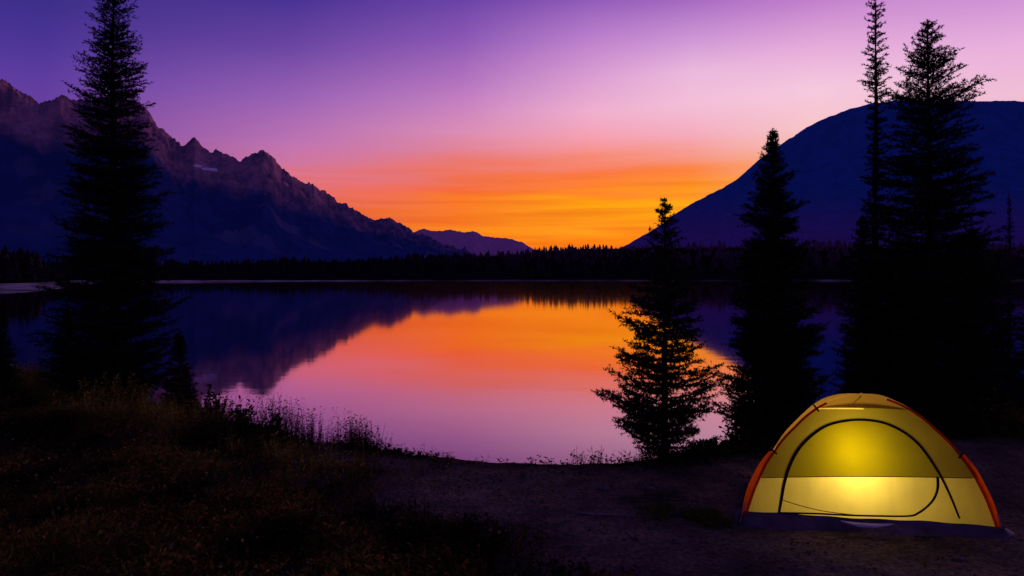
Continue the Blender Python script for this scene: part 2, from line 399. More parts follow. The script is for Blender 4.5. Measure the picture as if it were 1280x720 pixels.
def mtn_mat(name, forest, forest2, rock1, rock2, scree, haze=(0, 0, 0), snow_at=None, sc_=0.012, haze2=None):
    m, nt, out = mat(name)
    b = N(nt, 'ShaderNodeBsdfDiffuse')
    a = N(nt, 'ShaderNodeAttribute', attribute_name='tint'); s = N(nt, 'ShaderNodeSeparateColor'); nt.links.new(a.outputs['Color'], s.inputs[0])
    tc = N(nt, 'ShaderNodeTexCoord')
    n = N(nt, 'ShaderNodeTexNoise'); n.inputs['Scale'].default_value = sc_; n.inputs['Detail'].default_value = 10; n.inputs['Roughness'].default_value = .72; nt.links.new(tc.outputs['Object'], n.inputs['Vector'])
    r1 = N(nt, 'ShaderNodeValToRGB'); ramp_set(r1, [(0.38, forest), (0.62, forest2)]); nt.links.new(n.outputs['Fac'], r1.inputs[0])
    r2 = N(nt, 'ShaderNodeValToRGB'); ramp_set(r2, [(0.40, rock1), (0.60, rock2)]); nt.links.new(n.outputs['Fac'], r2.inputs[0])
    m1 = N(nt, 'ShaderNodeMix', data_type='RGBA'); nt.links.new(s.outputs[0], m1.inputs[0]); nt.links.new(r1.outputs[0], m1.inputs[6]); nt.links.new(r2.outputs[0], m1.inputs[7])
    sg = N(nt, 'ShaderNodeMath', operation='MULTIPLY'); nt.links.new(s.outputs[1], sg.inputs[0]); sg.inputs[1].default_value = 0.30
    m2 = N(nt, 'ShaderNodeMix', data_type='RGBA'); nt.links.new(sg.outputs[0], m2.inputs[0]); nt.links.new(m1.outputs[2], m2.inputs[6]); m2.inputs[7].default_value = (*scree, 1)
    last = m2.outputs[2]
    if snow_at:
        sn3 = N(nt, 'ShaderNodeTexNoise'); sn3.inputs['Scale'].default_value = .07; sn3.inputs['Detail'].default_value = 4; nt.links.new(tc.outputs['Object'], sn3.inputs['Vector'])
        for (p, rad) in snow_at:
            vm = N(nt, 'ShaderNodeVectorMath', operation='SUBTRACT'); nt.links.new(tc.outputs['Object'], vm.inputs[0]); vm.inputs[1].default_value = p
            vs = N(nt, 'ShaderNodeVectorMath', operation='MULTIPLY'); nt.links.new(vm.outputs[0], vs.inputs[0]); vs.inputs[1].default_value = (1/rad[0], 1/rad[1], 1/rad[2])
            vl = N(nt, 'ShaderNodeVectorMath', operation='LENGTH'); nt.links.new(vs.outputs[0], vl.inputs[0])
            ad = N(nt, 'ShaderNodeMath', operation='ADD'); nt.links.new(vl.outputs['Value'], ad.inputs[0]); nt.links.new(sn3.outputs['Fac'], ad.inputs[1])
            lt = N(nt, 'ShaderNodeMath', operation='LESS_THAN'); nt.links.new(ad.outputs[0], lt.inputs[0]); lt.inputs[1].default_value = 1.35
            m3 = N(nt, 'ShaderNodeMix', data_type='RGBA'); nt.links.new(lt.outputs[0], m3.inputs[0]); nt.links.new(last, m3.inputs[6]); m3.inputs[7].default_value = (.95, .92, 1.0, 1); last = m3.outputs[2]
    nt.links.new(last, b.inputs[0])
    bp = N(nt, 'ShaderNodeBump'); bp.inputs['Strength'].default_value = 1.0; bp.inputs['Distance'].default_value = 14; nt.links.new(n.outputs['Fac'], bp.inputs['Height']); nt.links.new(bp.outputs[0], b.inputs['Normal'])
    em = N(nt, 'ShaderNodeEmission'); em.inputs[0].default_value = (*haze, 1)      # dusk haze painted on as a faint surface glow
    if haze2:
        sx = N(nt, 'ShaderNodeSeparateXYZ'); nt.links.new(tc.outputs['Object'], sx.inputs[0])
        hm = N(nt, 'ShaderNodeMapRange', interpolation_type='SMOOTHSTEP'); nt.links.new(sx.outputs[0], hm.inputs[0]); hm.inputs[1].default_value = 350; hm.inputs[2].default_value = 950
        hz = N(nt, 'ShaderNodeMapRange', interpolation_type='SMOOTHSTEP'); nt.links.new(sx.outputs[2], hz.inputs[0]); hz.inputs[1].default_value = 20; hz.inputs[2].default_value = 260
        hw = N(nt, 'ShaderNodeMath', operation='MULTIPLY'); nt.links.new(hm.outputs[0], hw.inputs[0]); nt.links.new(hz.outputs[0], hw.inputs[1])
        hx = N(nt, 'ShaderNodeMix', data_type='RGBA'); nt.links.new(hw.outputs[0], hx.inputs[0]); hx.inputs[6].default_value = (*haze2, 1); hx.inputs[7].default_value = (*haze, 1); nt.links.new(hx.outputs[2], em.inputs[0])  # second painted haze glow, for the left flank and the foot
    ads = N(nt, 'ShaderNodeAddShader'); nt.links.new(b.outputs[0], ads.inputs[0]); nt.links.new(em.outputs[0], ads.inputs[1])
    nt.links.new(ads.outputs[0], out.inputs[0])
    return m

def pu(px): return (px-640)/F
LS = [(-560, 150), (-300, 60), (-120, 110), (-40, 92), (0, 98), (14, 101), (30, 112), (48, 126), (62, 119), (78, 115), (94, 121), (110, 125), (140, 120), (170, 124), (188, 141), (200, 158), (213, 171), (226, 179), (236, 174), (243, 167), (250, 176), (262, 189), (285, 193), (300, 200), (313, 190), (330, 183), (342, 194), (352, 210), (375, 222), (400, 236), (440, 259), (468, 272), (491, 271), (505, 282), (521, 290), (560, 306), (620, 326), (700, 338)]
def YrL(p): return np.interp(p, [-560, 0, 200, 330, 520, 700], [1700, 2300, 2600, 2900, 3900, 4600])
sn = at(250, 207, float(YrL(250))*0.93)
M_left = mtn_mat('left_range_rock_forest_haze', (0.010, 0.015, 0.10), (0.022, 0.028, 0.17), (0.20, 0.08, 0.10), (0.68, 0.27, 0.29), (0.22, 0.17, 0.27), haze=(0.0009, 0.0016, 0.017),  # forest colours carry the blue of the haze
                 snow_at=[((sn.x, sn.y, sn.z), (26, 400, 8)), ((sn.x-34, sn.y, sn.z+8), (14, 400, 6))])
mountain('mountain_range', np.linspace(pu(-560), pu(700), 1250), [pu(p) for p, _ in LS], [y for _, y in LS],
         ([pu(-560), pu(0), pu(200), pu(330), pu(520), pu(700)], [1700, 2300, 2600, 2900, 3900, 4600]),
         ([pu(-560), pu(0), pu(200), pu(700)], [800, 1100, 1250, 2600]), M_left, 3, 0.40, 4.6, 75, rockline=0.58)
DS = [(440, 330), (480, 300), (515, 290), (530, 286), (548, 289), (562, 287), (580, 291), (592, 288), (605, 295), (620, 297), (640, 298), (652, 303), (664, 309), (680, 320), (720, 334), (760, 340)]
M_dist = mtn_mat('distant_ridge_rock_haze', (0.16, 0.07, 0.20), (0.20, 0.09, 0.24), (0.2, 0.09, 0.2), (0.30, 0.15, 0.28), (0.3, 0.16, 0.3), haze=(0.022, 0.006, 0.045))  # purple of the distant haze mixed into these rock colours
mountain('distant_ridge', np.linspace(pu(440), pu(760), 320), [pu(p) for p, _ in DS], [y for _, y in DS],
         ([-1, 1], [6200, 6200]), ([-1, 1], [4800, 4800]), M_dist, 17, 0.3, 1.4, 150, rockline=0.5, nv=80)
RS = [(740, 330), (770, 312), (782, 306), (810, 291), (832, 276), (850, 263), (868, 252), (900, 236), (918, 226), (934, 212), (955, 194), (975, 180), (990, 171), (1010, 158), (1030, 148), (1060, 137), (1090, 129), (1120, 125), (1140, 126), (1280, 126), (1400, 124), (1600, 150), (1900, 120), (2200, 160)]
M_right = mtn_mat('right_mountain_forest_haze', (0.008, 0.018, 0.12), (0.026, 0.046, 0.28), (0.02, 0.035, 0.2), (0.03, 0.045, 0.23), (0.03, 0.045, 0.2), haze=(0.0010, 0.0030, 0.036), sc_=0.02, haze2=(0.0085, 0.0022, 0.032))  # blue dusk haze painted into the forest colours
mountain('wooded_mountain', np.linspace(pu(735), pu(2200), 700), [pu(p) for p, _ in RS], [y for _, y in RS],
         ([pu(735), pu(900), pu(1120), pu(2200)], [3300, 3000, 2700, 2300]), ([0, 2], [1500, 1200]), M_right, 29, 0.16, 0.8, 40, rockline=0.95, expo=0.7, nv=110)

# ------------------------------------------------------------------ far-off woods (one mass)
def small_conifer(seed):
    rr = random.Random(seed); V = []; Tt = []
    lay = 6
    for k in range(lay):
        z0 = 0.08+k*0.80/lay; z1 = z0+0.30; r = 0.19*(1-k/lay)**0.8+0.025
        m = 6; a0 = rr.random()*6.28
        top = len(V); V.append((0, 0, min(z1, 1.0)))
        for i in range(m):
            a = a0+i*2*math.pi/m+rr.uniform(-.25, .25); ri = r*rr.uniform(.65, 1.3)
            V.append((math.cos(a)*ri, math.sin(a)*ri, z0+rr.uniform(-.03, .03)))
            a2 = a+math.pi/m; V.append((math.cos(a2)*ri*.5, math.sin(a2)*ri*.5, z0+.035))
        for i in range(2*m):
            Tt.append((top, top+1+i, top+1+(i+1) % (2*m)))
    b0 = len(V); V += [(-.012, 0, 0), (.012, 0, 0), (0, 0.0, .3)]; Tt.append((b0, b0+1, b0+2))
    return np.array(V), np.array(Tt)
protos = [small_conifer(s) for s in range(5)]
rng = np.random.default_rng(5)
def forest(name, specs, material):
    Vs = []; Ts = []; n0 = 0
    for (x, y, z, h, wd) in specs:
        pv, pt = protos[rng.integers(5)]
        a = rng.random()*6.283; c_, s_ = math.cos(a), math.sin(a)
        v = np.empty_like(pv)
        v[:, 0] = (pv[:, 0]*c_-pv[:, 1]*s_)*h*wd+x; v[:, 1] = (pv[:, 0]*s_+pv[:, 1]*c_)*h*wd+y; v[:, 2] = pv[:, 2]*h+z
        Vs.append(v); Ts.append(pt+n0); n0 += len(v)
    return new_mesh(name, np.concatenate(Vs), tris=np.concatenate(Ts), mats=[material])
M_far = noisy('far_conifers_haze', (0.008, 0.004, 0.008), (0.014, 0.006, 0.014), 0.03, bump=0)  # purple haze tint put into the tree colour
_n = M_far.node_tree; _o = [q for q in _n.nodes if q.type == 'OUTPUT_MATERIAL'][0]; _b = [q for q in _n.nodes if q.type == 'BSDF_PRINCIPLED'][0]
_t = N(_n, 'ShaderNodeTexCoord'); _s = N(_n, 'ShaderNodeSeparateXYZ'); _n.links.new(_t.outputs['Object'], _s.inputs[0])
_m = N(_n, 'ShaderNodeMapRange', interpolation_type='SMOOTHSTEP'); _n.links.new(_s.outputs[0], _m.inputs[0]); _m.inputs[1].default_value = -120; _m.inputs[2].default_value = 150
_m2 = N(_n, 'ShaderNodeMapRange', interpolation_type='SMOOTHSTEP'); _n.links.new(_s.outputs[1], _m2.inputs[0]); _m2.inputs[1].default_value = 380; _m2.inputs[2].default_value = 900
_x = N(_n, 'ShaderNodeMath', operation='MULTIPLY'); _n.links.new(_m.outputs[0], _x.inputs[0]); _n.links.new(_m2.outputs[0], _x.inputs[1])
_e = N(_n, 'ShaderNodeEmission'); _e.inputs[0].default_value = (0.0052, 0.0010, 0.0120, 1); _n.links.new(_x.outputs[0], _e.inputs[1])  # faint purple glow painted on as haze, stronger rightwards and farther back
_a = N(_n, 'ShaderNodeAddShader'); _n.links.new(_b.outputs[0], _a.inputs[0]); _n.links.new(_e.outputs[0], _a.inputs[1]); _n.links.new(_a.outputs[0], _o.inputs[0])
specs = []
def add_tree(u, Yd, h, wd):
    z, _, _ = hill(np.array([u]), np.array([Yd])); specs.append((u*Yd, Yd, float(z[0])-0.3, h*(.8+.3*math.sin(u*23+1)*math.sin(u*9)), wd*1.25))
for i in range(3800):                      # rows behind the beach
    u = rng.uniform(-1.5, 1.5); bwu = np.interp(u, [-1.7, -.72, -.6, -.5, -.3, .3, .5, 1.7], [50, 62, 60, 16, 9, 9, 14, 20])
    s = float(shore(np.array([u]))[0])
    dY = bwu+1+rng.exponential(22)
    h = rng.uniform(3.5, 7)*(1.0+0.25*math.sin(u*17))*(0.85 if u > 0.0 else 1.0)
    if -0.74 < u < -0.62: h *= 1.1
    add_tree(u, s+dY, h, rng.uniform(.8, 1.4))
for i in range(2600):                      # slope of the low hill
    u = rng.uniform(-1.5, 1.5); s = float(shore(np.array([u]))[0])
    add_tree(u, s+80+(840-s-80)*rng.random()**0.7, rng.uniform(6, 11), rng.uniform(.9, 1.5))
for i in range(2400):                      # skyline of the low hill
    u = rng.uniform(-1.4, 1.4)
    add_tree(u, 880+rng.uniform(-25, 30), rng.uniform(2.4, 5)+(2.5 if rng.random() < 0.03 else 0), rng.uniform(.8, 1.3))
for i in range(420):                       # taller wood on the near left shore
    u = rng.uniform(-1.1, -0.63); s = float(shore(np.array([u]))[0])
    dd = 40*np.clip((-0.63-u)/0.05, 0.3, 1)
    add_tree(u, s+62+rng.exponential(25), rng.uniform(9, 16)*np.clip((-0.60-u)/0.06, .45, 1), rng.uniform(.8, 1.2))
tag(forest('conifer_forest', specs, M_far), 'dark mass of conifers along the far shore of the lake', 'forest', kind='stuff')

# ------------------------------------------------------------------ conifers one can tell apart
def conifer(name, label, px, Yd, top_py, prof, seed, density=1.0, twig=1.0, needle=0.03, sparse=0.0, droop=0.25, trunk_r=0.06, bare=0.03, px_trunk_base=None, dead=False, lean=0.0, group=None, spacing=0.10, cat='tree', gapiness=0.15, airy=1.0):
    """prof: list of (photo row, crown half width in photo pixels) for this tree"""
    R = np.random.default_rng(seed)
    x0 = Yd*(px-640)/F; y0 = Yd
    zb = float(gz(np.array([x0]), np.array([y0]))[()].item() if np.ndim(gz(x0, y0)) == 0 else gz(np.array([x0]), np.array([y0]))[0])-0.05
    ztop = EYE+Yd*(HY-top_py)/F
    H = ztop-zb
    ph = np.array([(EYE+Yd*(HY-r)/F-zb)/H for r, _ in prof]); pw = np.array([wd*Yd/F for _, wd in prof])
    od = np.argsort(ph); ph = ph[od]; pw = pw[od]
    root = empty(name, (x0, y0, zb))
    tag(root, label, cat, group)
    # trunk
    m = 26; pts = []; rad = []
    cx = R.normal(0, 0.012, m).cumsum()*H*0.06; cy = R.normal(0, 0.012, m).cumsum()*H*0.06
    cx -= np.linspace(0, cx[-1], m); cy -= np.linspace(0, cy[-1], m)
    for i in range(m):
        s = i/(m-1)
        pts.append((cx[i]+lean*(s-1)*1.0, cy[i], H*s)); rad.append(trunk_r*(1-s)**0.9+0.006+trunk_r*0.5*max(0, 0.06-s)/0.06)
    def trunk_at(z):
        f = np.clip(z/H, 0, 1)*(m-1); i = int(min(f, m-2)); k = f-i
        return np.array(pts[i])*(1-k)+np.array(pts[i+1])*k
    V, T_, Q = tube(pts, rad, 8)
    new_mesh('trunk', V, T_, Q, mats=[M_deadbark if dead else M_bark], parent=root, smooth=True)
    NV = []; BV = []; BT = []; TW = []
    nb = 0; lead = .05+.012*H
    z = H*bare
    while z < H-lead:
        f = z/H
        half = float(np.interp(f, ph, pw))
        k = 4+int(R.integers(0, 3)) if R.random() > sparse else int(R.integers(1, 4))
        k = max(2, int(round(k*density*(1.0-.25*f))))
        a0 = R.random()*6.283
        bumpf = 1+0.07*math.sin(z*5.1+seed)+0.10*math.sin(z*11.3+seed*2)
        for i in range(k):
            a = a0+i*6.283/k+R.uniform(-.45, .45)
            if R.random() < gapiness: continue
            Ln = half*bumpf*(R.uniform(0.55, 1.0) if R.random() < .82 else R.uniform(.9, 1.12))
            if Ln < 0.02: Ln = 0.02
            zj = z+R.uniform(-.05, .05)
            base = trunk_at(min(max(zj, 0.02), H*.999))
            # slope of branch: ascending near the top, drooping lower, tips turned up
            rise = 0.75*np.clip((f-0.55)/0.45, 0, 1)**1.2-droop*(1-f)+R.uniform(-.10, .10)
            curl = 0.28*(1-f)*1.1+R.uniform(-.05, .12)
            npt = 7
            s = np.linspace(0, 1, npt)
            bend = R.uniform(-.25, .25)
            aa = a+bend*s
            P = np.stack([np.cos(aa)*Ln*s, np.sin(aa)*Ln*s, Ln*(rise*s+curl*s*s)], 1)+base
            br = 0.004+0.012*Ln
            # branch: three sided
            for q in range(npt-1):
                r0 = br*(1-s[q])+.0015; r1 = br*(1-s[q+1])+.0015
                for t3 in range(2):
                    o0 = np.array([0, 0, 1.0]) if t3 == 0 else np.array([-math.sin(a), math.cos(a), 0])
                    BV.extend([P[q]-o0*r0, P[q]+o0*r0, P[q+1]+o0*r1, P[q+1]-o0*r1]); BT.append((nb, nb+1, nb+2, nb+3)); nb += 4
            # twigs on alternating sides, kept as arrays
            nt_ = max(4, int(Ln/(spacing*0.36)))
            sj = np.clip(0.06+0.94*(np.arange(nt_)+R.random(nt_)*.7)/nt_, 0, 1)
            fi = sj*(npt-1); ii = np.minimum(fi, npt-2).astype(int); kk = (fi-ii)[:, None]
            pb = P[ii]*(1-kk)+P[ii+1]*kk
            dr = P[ii+1]-P[ii]; dr /= np.linalg.norm(dr, axis=1)[:, None]+1e-9
            side = np.where(np.arange(nt_) % 2, 1, -1)
            lt = np.minimum(twig*(min(.10, .012+.30*Ln)+0.36*Ln*(1-sj)**0.9*np.minimum(1, sj*2.2))*R.uniform(.55, 1.3, nt_), 0.5)
            ang = side*R.uniform(.5, 1.15, nt_)
            ang = np.where(sj > .93, ang*.15, ang)
            ca, sa = np.cos(ang), np.sin(ang)
            d2 = np.stack([dr[:, 0]*ca-dr[:, 1]*sa, dr[:, 0]*sa+dr[:, 1]*ca, dr[:, 2]*.6+R.uniform(-.30, .30, nt_)], 1)
            d2 /= np.linalg.norm(d2, axis=1)[:, None]
            tip = pb+d2*lt[:, None]
            tip[:, 2] += R.uniform(-.06, .12, nt_)*lt
            TW.append(np.concatenate([pb, tip], 1))
            if not dead:
                for q in range(1, npt-1): NV.append((P[q], P[q+1]))
        step = spacing*(0.80+0.22*(1-f))*airy*(.60+.24*f)*R.uniform(.6, 1.4)
        z += step
    for q_z in np.arange(H-lead-.05, H-.01, .02):
        p0 = trunk_at(q_z); NV.append((p0, trunk_at(min(q_z+.02, H*.9999))))
    # needles around the twig segments
    TW = np.concatenate(TW); ta = TW[:, :3]; tb = TW[:, 3:]
    if dead:
        kp = R.random(len(ta)) < .2
        A = ta[kp]; Bq = tb[kp]; sa_, sb_ = ta, tb
    else:
        # little side shoots on each twig
        ns = 4
        q_ = np.repeat(np.arange(len(ta)), ns); tt_ = R.uniform(.2, 1, len(q_))[:, None]
        dv = (tb-ta)[q_]; lv = np.linalg.norm(dv, axis=1)[:, None]
        c0 = ta[q_]+dv*tt_
        dd_ = dv/(lv+1e-9)*.75+R.normal(size=dv.shape)*np.array([.55, .55, .40])
        dd_ /= np.linalg.norm(dd_, axis=1)[:, None]
        c1 = c0+dd_*np.maximum(np.minimum(.028, lv*.8), lv*(1.05-tt_)*.60)*R.uniform(.6, 1.2, (len(q_), 1))
        pa = np.array([p for p, _ in NV]); pc = np.array([q for _, q in NV])
        A = np.concatenate([pa, ta, c0]); Bq = np.concatenate([pc, tb, c1]); sa_, sb_ = ta, tb
    o0 = np.array([0, 0, .0025])
    tv = np.stack([sa_-o0, sa_+o0, sb_+o0*.4, sb_-o0*.4], 1).reshape(-1, 3)
    tf = np.arange(len(tv)).reshape(-1, 4)+nb
    ln = np.linalg.norm(Bq-A, axis=1)
    cnt = np.maximum(2, (ln/(min(needle, .036)*0.30)*(.5+.5*min(1, density))).astype(int))
    idx = np.repeat(np.arange(len(A)), cnt)
    tq = R.random(len(idx))
    C0 = A[idx]+(Bq-A)[idx]*tq[:, None]
    D = (Bq-A)[idx]/(ln[idx][:, None]+1e-9)
    rnd = R.normal(size=(len(idx), 3)); rnd -= (rnd*D).sum(1)[:, None]*D; rnd /= np.linalg.norm(rnd, axis=1)[:, None]+1e-9
    nd = rnd*0.85+D*0.55+np.array([0, 0, 0.15]); nd /= np.linalg.norm(nd, axis=1)[:, None]
    sd_ = np.cross(nd, R.normal(size=nd.shape)); sd_ /= np.linalg.norm(sd_, axis=1)[:, None]+1e-9
    needle_ = min(needle, .036)
    nl = needle_*R.uniform(.6, 1.3, len(idx))[:, None]
    wv = needle_*0.20
    v = np.stack([C0-sd_*wv, C0+sd_*wv, C0+nd*nl], 1).reshape(-1, 3)
    ntri = len(idx); tri = np.arange(ntri*3).reshape(-1, 3)
    off = ntri*3
    allv = np.concatenate([v, np.array(BV), tv])
    BT = np.concatenate([np.array(BT), tf])
    mi = np.concatenate([np.zeros(ntri, int), np.ones(len(BT), int)])
    new_mesh('crown', allv, tri, BT+off, mats=[M_needle, M_deadbark if dead else M_bark], parent=root, mat_idx=mi)
    return root

conifer('spruce_tree', 'tallest dark spruce on the left bank, its top cut off by the picture edge', 140, 13.5, -38,
        [(-38, 2), (0, 18), (50, 27), (100, 38), (130, 45), (200, 50), (270, 56), (330, 66), (400, 76), (470, 74), (520, 60)], 1, airy=.62, density=1.3, needle=.055, droop=.12, trunk_r=.13, spacing=.15, twig=1.25, gapiness=.10)
conifer('spruce_tree', 'young slender spruce close beside the tallest left spruce, above the tall grass', 224, 12.6, 412,
        [(412, 1), (430, 6), (460, 13), (490, 21), (515, 22)], 2, airy=.62, density=1.2, needle=.04, droop=.1, trunk_r=.03, spacing=.09)
conifer('spruce_tree', 'small bushy spruce at the far left edge beside the lake water', 2, 13.2, 385,
        [(385, 1), (420, 9), (460, 16), (500, 20)], 3, airy=.62, density=1.3, needle=.045, droop=.1, trunk_r=.03, spacing=.10)
conifer('spruce_tree', 'low young spruce under the tallest left spruce, on its left side', 84, 13.4, 388,
        [(388, 1), (420, 12), (460, 22), (505, 30)], 13, airy=.62, density=1.2, needle=.045, droop=.1, trunk_r=.035, spacing=.11)
conifer('spruce_tree', 'airy short spruce nearest the bare bank, orange lake showing through its branches', 831, 8.95, 247,
        [(247, 1), (262, 8), (290, 16), (330, 27), (370, 41), (410, 54), (450, 66), (490, 70), (540, 80), (575, 76)], 4, airy=.85, density=0.95, needle=.036, droop=.02, trunk_r=.048, spacing=.095, twig=1.0, gapiness=.26, bare=.045)
conifer('spruce_tree', 'narrow pointed spruce between the airy short spruce and the glowing tent', 966, 9.9, 160,
        [(160, 1), (185, 7), (220, 19), (260, 30), (310, 38), (370, 44), (430, 52), (480, 57), (530, 60), (575, 50)], 5, airy=.62, density=1.3, needle=.042, droop=.10, trunk_r=.06, spacing=.10, twig=1.15, gapiness=.10)
conifer('spruce_tree', 'very thin tall spruce with stubby branches, left of the broad spruce', 1093, 12.2, -22,
        [(-22, 2), (20, 12), (60, 15), (120, 17), (180, 13), (230, 14), (300, 19), (400, 22), (520, 26)], 6, airy=.8, density=1.0, needle=.045, droop=.18, trunk_r=.085, spacing=.13, twig=.62, gapiness=.18)
conifer('spruce_tree', 'broad ragged spruce behind the tent, biggest tree on the right', 1160, 11.0, 24,
        [(24, 1), (40, 9), (65, 24), (90, 30), (125, 52), (150, 48), (200, 60), (250, 72), (300, 70), (350, 84), (430, 92), (530, 95)], 7, airy=.72, density=1.2, needle=.05, droop=.06, trunk_r=.10, spacing=.13, twig=1.2, gapiness=.14)
conifer('spruce_tree', 'dense dark spruce filling the gap just left of the broad spruce trunk', 1078, 11.6, 268,
        [(268, 1), (300, 12), (340, 18), (400, 24), (460, 28), (530, 34)], 8, airy=.62, density=1.3, needle=.05, droop=.12, trunk_r=.05, spacing=.12, gapiness=.10)
conifer('spruce_tree', 'dense spruce right of the broad spruce, over the right side of the tent', 1214, 12.0, 282,
        [(282, 1), (320, 22), (370, 36), (430, 48), (530, 62)], 9, airy=.62, density=1.3, needle=.052, droop=.1, trunk_r=.06, spacing=.13, twig=1.2, gapiness=.08)
conifer('spruce_tree', 'low dark spruce directly behind the top of the tent', 1118, 11.9, 300,
        [(300, 1), (330, 20), (380, 34), (440, 44), (530, 52)], 10, airy=.62, density=1.3, needle=.052, droop=.1, trunk_r=.06, spacing=.13, twig=1.2, gapiness=.08)
conifer('dead_tree', 'spindly bare dead tree near the right edge of the picture', 1261, 13.0, 238,
        [(238, 1), (270, 4), (330, 10), (420, 16), (520, 20)], 11, airy=.6, density=1.6, needle=.04, droop=.25, trunk_r=.035, spacing=.12, dead=True, twig=1.1)
conifer('spruce_tree', 'small spruce cut by the right picture edge beside the dead tree', 1286, 12.4, 372,
        [(372, 1), (410, 12), (470, 24), (530, 32)], 12, airy=.62, density=1.2, needle=.05, droop=.1, trunk_r=.04, spacing=.12)
conifer('dead_tree', 'leafless thin sapling between the narrow spruce and the dense trees behind the tent', 1058, 12.0, 420,
        [(420, 2), (450, 8), (490, 12), (530, 14)], 14, density=.9, needle=.04, droop=-.2, trunk_r=.018, spacing=.10, dead=True, twig=.9)

# ------------------------------------------------------------------ undergrowth
def leaves_mesh(name, base_pts, heights, rngseed, leaf=0.03, cols=None, stalk=True, leafy=6, spread=0.25, material=M_leaf, slim=0.35, patchy=False):
    """leafy stalks: a thin stem each with small leaves up its length"""
    R = np.random.default_rng(rngseed)
    n = len(base_pts); B0 = np.asarray(base_pts); h = np.asarray(heights)
    ld = R.normal(size=(n, 3))*spread; ld[:, 2] = 1; ld /= np.linalg.norm(ld, axis=1)[:, None]
    tip = B0+ld*h[:, None]
    V = []; T_ = []; Cc = []
    base_col = np.asarray(cols)
    ci = base_col[R.integers(0, len(base_col), n)]*R.uniform(.4, 1.3, (n, 1))
    if patchy: ci = ci*np.clip(.75+1.9*fbm(B0[:, 0]*1.5+9, B0[:, 1]*1.5, 3, 151), .12, 1.8)[:, None]
    if stalk:
        a = R.random(n)*6.283; o0 = np.stack([np.cos(a), np.sin(a), a*0], 1)*0.0035
        mid = (B0+tip)/2+R.normal(size=(n, 3))*h[:, None]*0.05
        v = np.stack([B0-o0, B0+o0, mid+o0*.7, mid-o0*.7, tip], 1).reshape(-1, 3)
        k = np.arange(n)*5
        T_.append(np.stack([k, k+1, k+2], 1)); T_.append(np.stack([k, k+2, k+3], 1)); T_.append(np.stack([k+3, k+2, k+4], 1))
        V.append(v); Cc.append(np.repeat(ci, 5, 0)*0.7)
    n0 = sum(len(v) for v in V)
    if leafy:
        idx = np.repeat(np.arange(n), leafy); t = R.uniform(.15, 1.0, len(idx))
        c0 = B0[idx]+(tip-B0)[idx]*t[:, None]
        d = R.normal(size=(len(idx), 3)); d[:, 2] = np.abs(d[:, 2])*.6+.1; d /= np.linalg.norm(d, axis=1)[:, None]
        s = np.cross(d, R.normal(size=d.shape)); s /= np.linalg.norm(s, axis=1)[:, None]+1e-9
        l = leaf*R.uniform(.5, 1.4, len(idx))[:, None]
        v = np.stack([c0, c0+d*l*.5+s*l*slim, c0+d*l, c0+d*l*.5-s*l*slim], 1).reshape(-1, 3)
        k = n0+np.arange(len(idx))*4
        T_.append(np.stack([k, k+1, k+2], 1)); T_.append(np.stack([k, k+2, k+3], 1))
        V.append(v); Cc.append(np.repeat(ci[idx]*R.uniform(.6, 1.4, (len(idx), 1)), 4, 0))
    o = new_mesh(name, np.concatenate(V), tris=np.concatenate(T_), mats=[material], tint=np.clip(np.concatenate(Cc), 0, 1))
    return o

# low turf and weeds at the left front
R = np.random.default_rng(3)
n = 120000
yy = 4.3+(R.random(n)**0.8)*8.2; uu = R.uniform(-.80, .80, n); xx = uu*yy
g_ = grassiness(xx, yy)
keep = (R.random(n) < g_*0.95*np.interp(xx, [-1.6, -.9, -.4, 2.0, 2.6], [1, .45, .04, .10, .8])) | ((R.random(n) < g_*.9) & (yy < crest(xx)-.7))
keep = keep & (yy < crest(xx)+0.5)
patch = fbm(xx*1.3, yy*1.3, 3, 91)
keep &= (R.random(n) < np.clip(0.6+patch*1.3, .12, 1))
xx = xx[keep]; yy = yy[keep]; patch = patch[keep]
pz = gz(xx, yy)
hh = R.uniform(.03, .12, len(xx))*(1+1.1*np.clip(patch, -.5, .8))*np.where(R.random(len(xx)) < .03, 2.0, 1)
dull = [(0.15, 0.12, 0.010), (0.22, 0.11, 0.012), (0.11, 0.11, 0.012), (0.24, 0.10, 0.014), (0.08, 0.05, 0.008), (0.34, 0.17, 0.03), (0.06, 0.05, 0.01)]
o = leaves_mesh('low_weeds', np.stack([xx, yy, pz-.01], 1), hh, 8, leaf=.042, cols=dull, leafy=5, spread=.45, slim=.22, patchy=True)
tag(o, 'dark brown and green low weeds covering the left foreground', 'weeds', kind='stuff')
n = 60000
yy = 4.3+(R.random(n)**0.8)*8.0; xx = R.uniform(-.82, .25, n)*yy
cl = fbm(xx*2.1+4, yy*2.1, 3, 95)
k = (R.random(n) < grassiness(xx, yy)*np.clip(.35+cl*2.4, .05, 1)) & (yy < crest(xx)); xx = xx[k]; yy = yy[k]; cl = cl[k]
o = leaves_mesh('short_grass', np.stack([xx, yy, gz(xx, yy)-.01], 1), R.uniform(.06, .19, len(xx))*(1+cl), 18, leaf=.06, cols=[(0.26, 0.18, 0.025), (0.18, 0.14, 0.02), (0.30, 0.17, 0.04), (0.10, 0.10, 0.015)], leafy=2, spread=.38, slim=.07, patchy=True)
tag(o, 'thin brown and olive grass blades among the weeds of the left foreground', 'grass', kind='stuff')
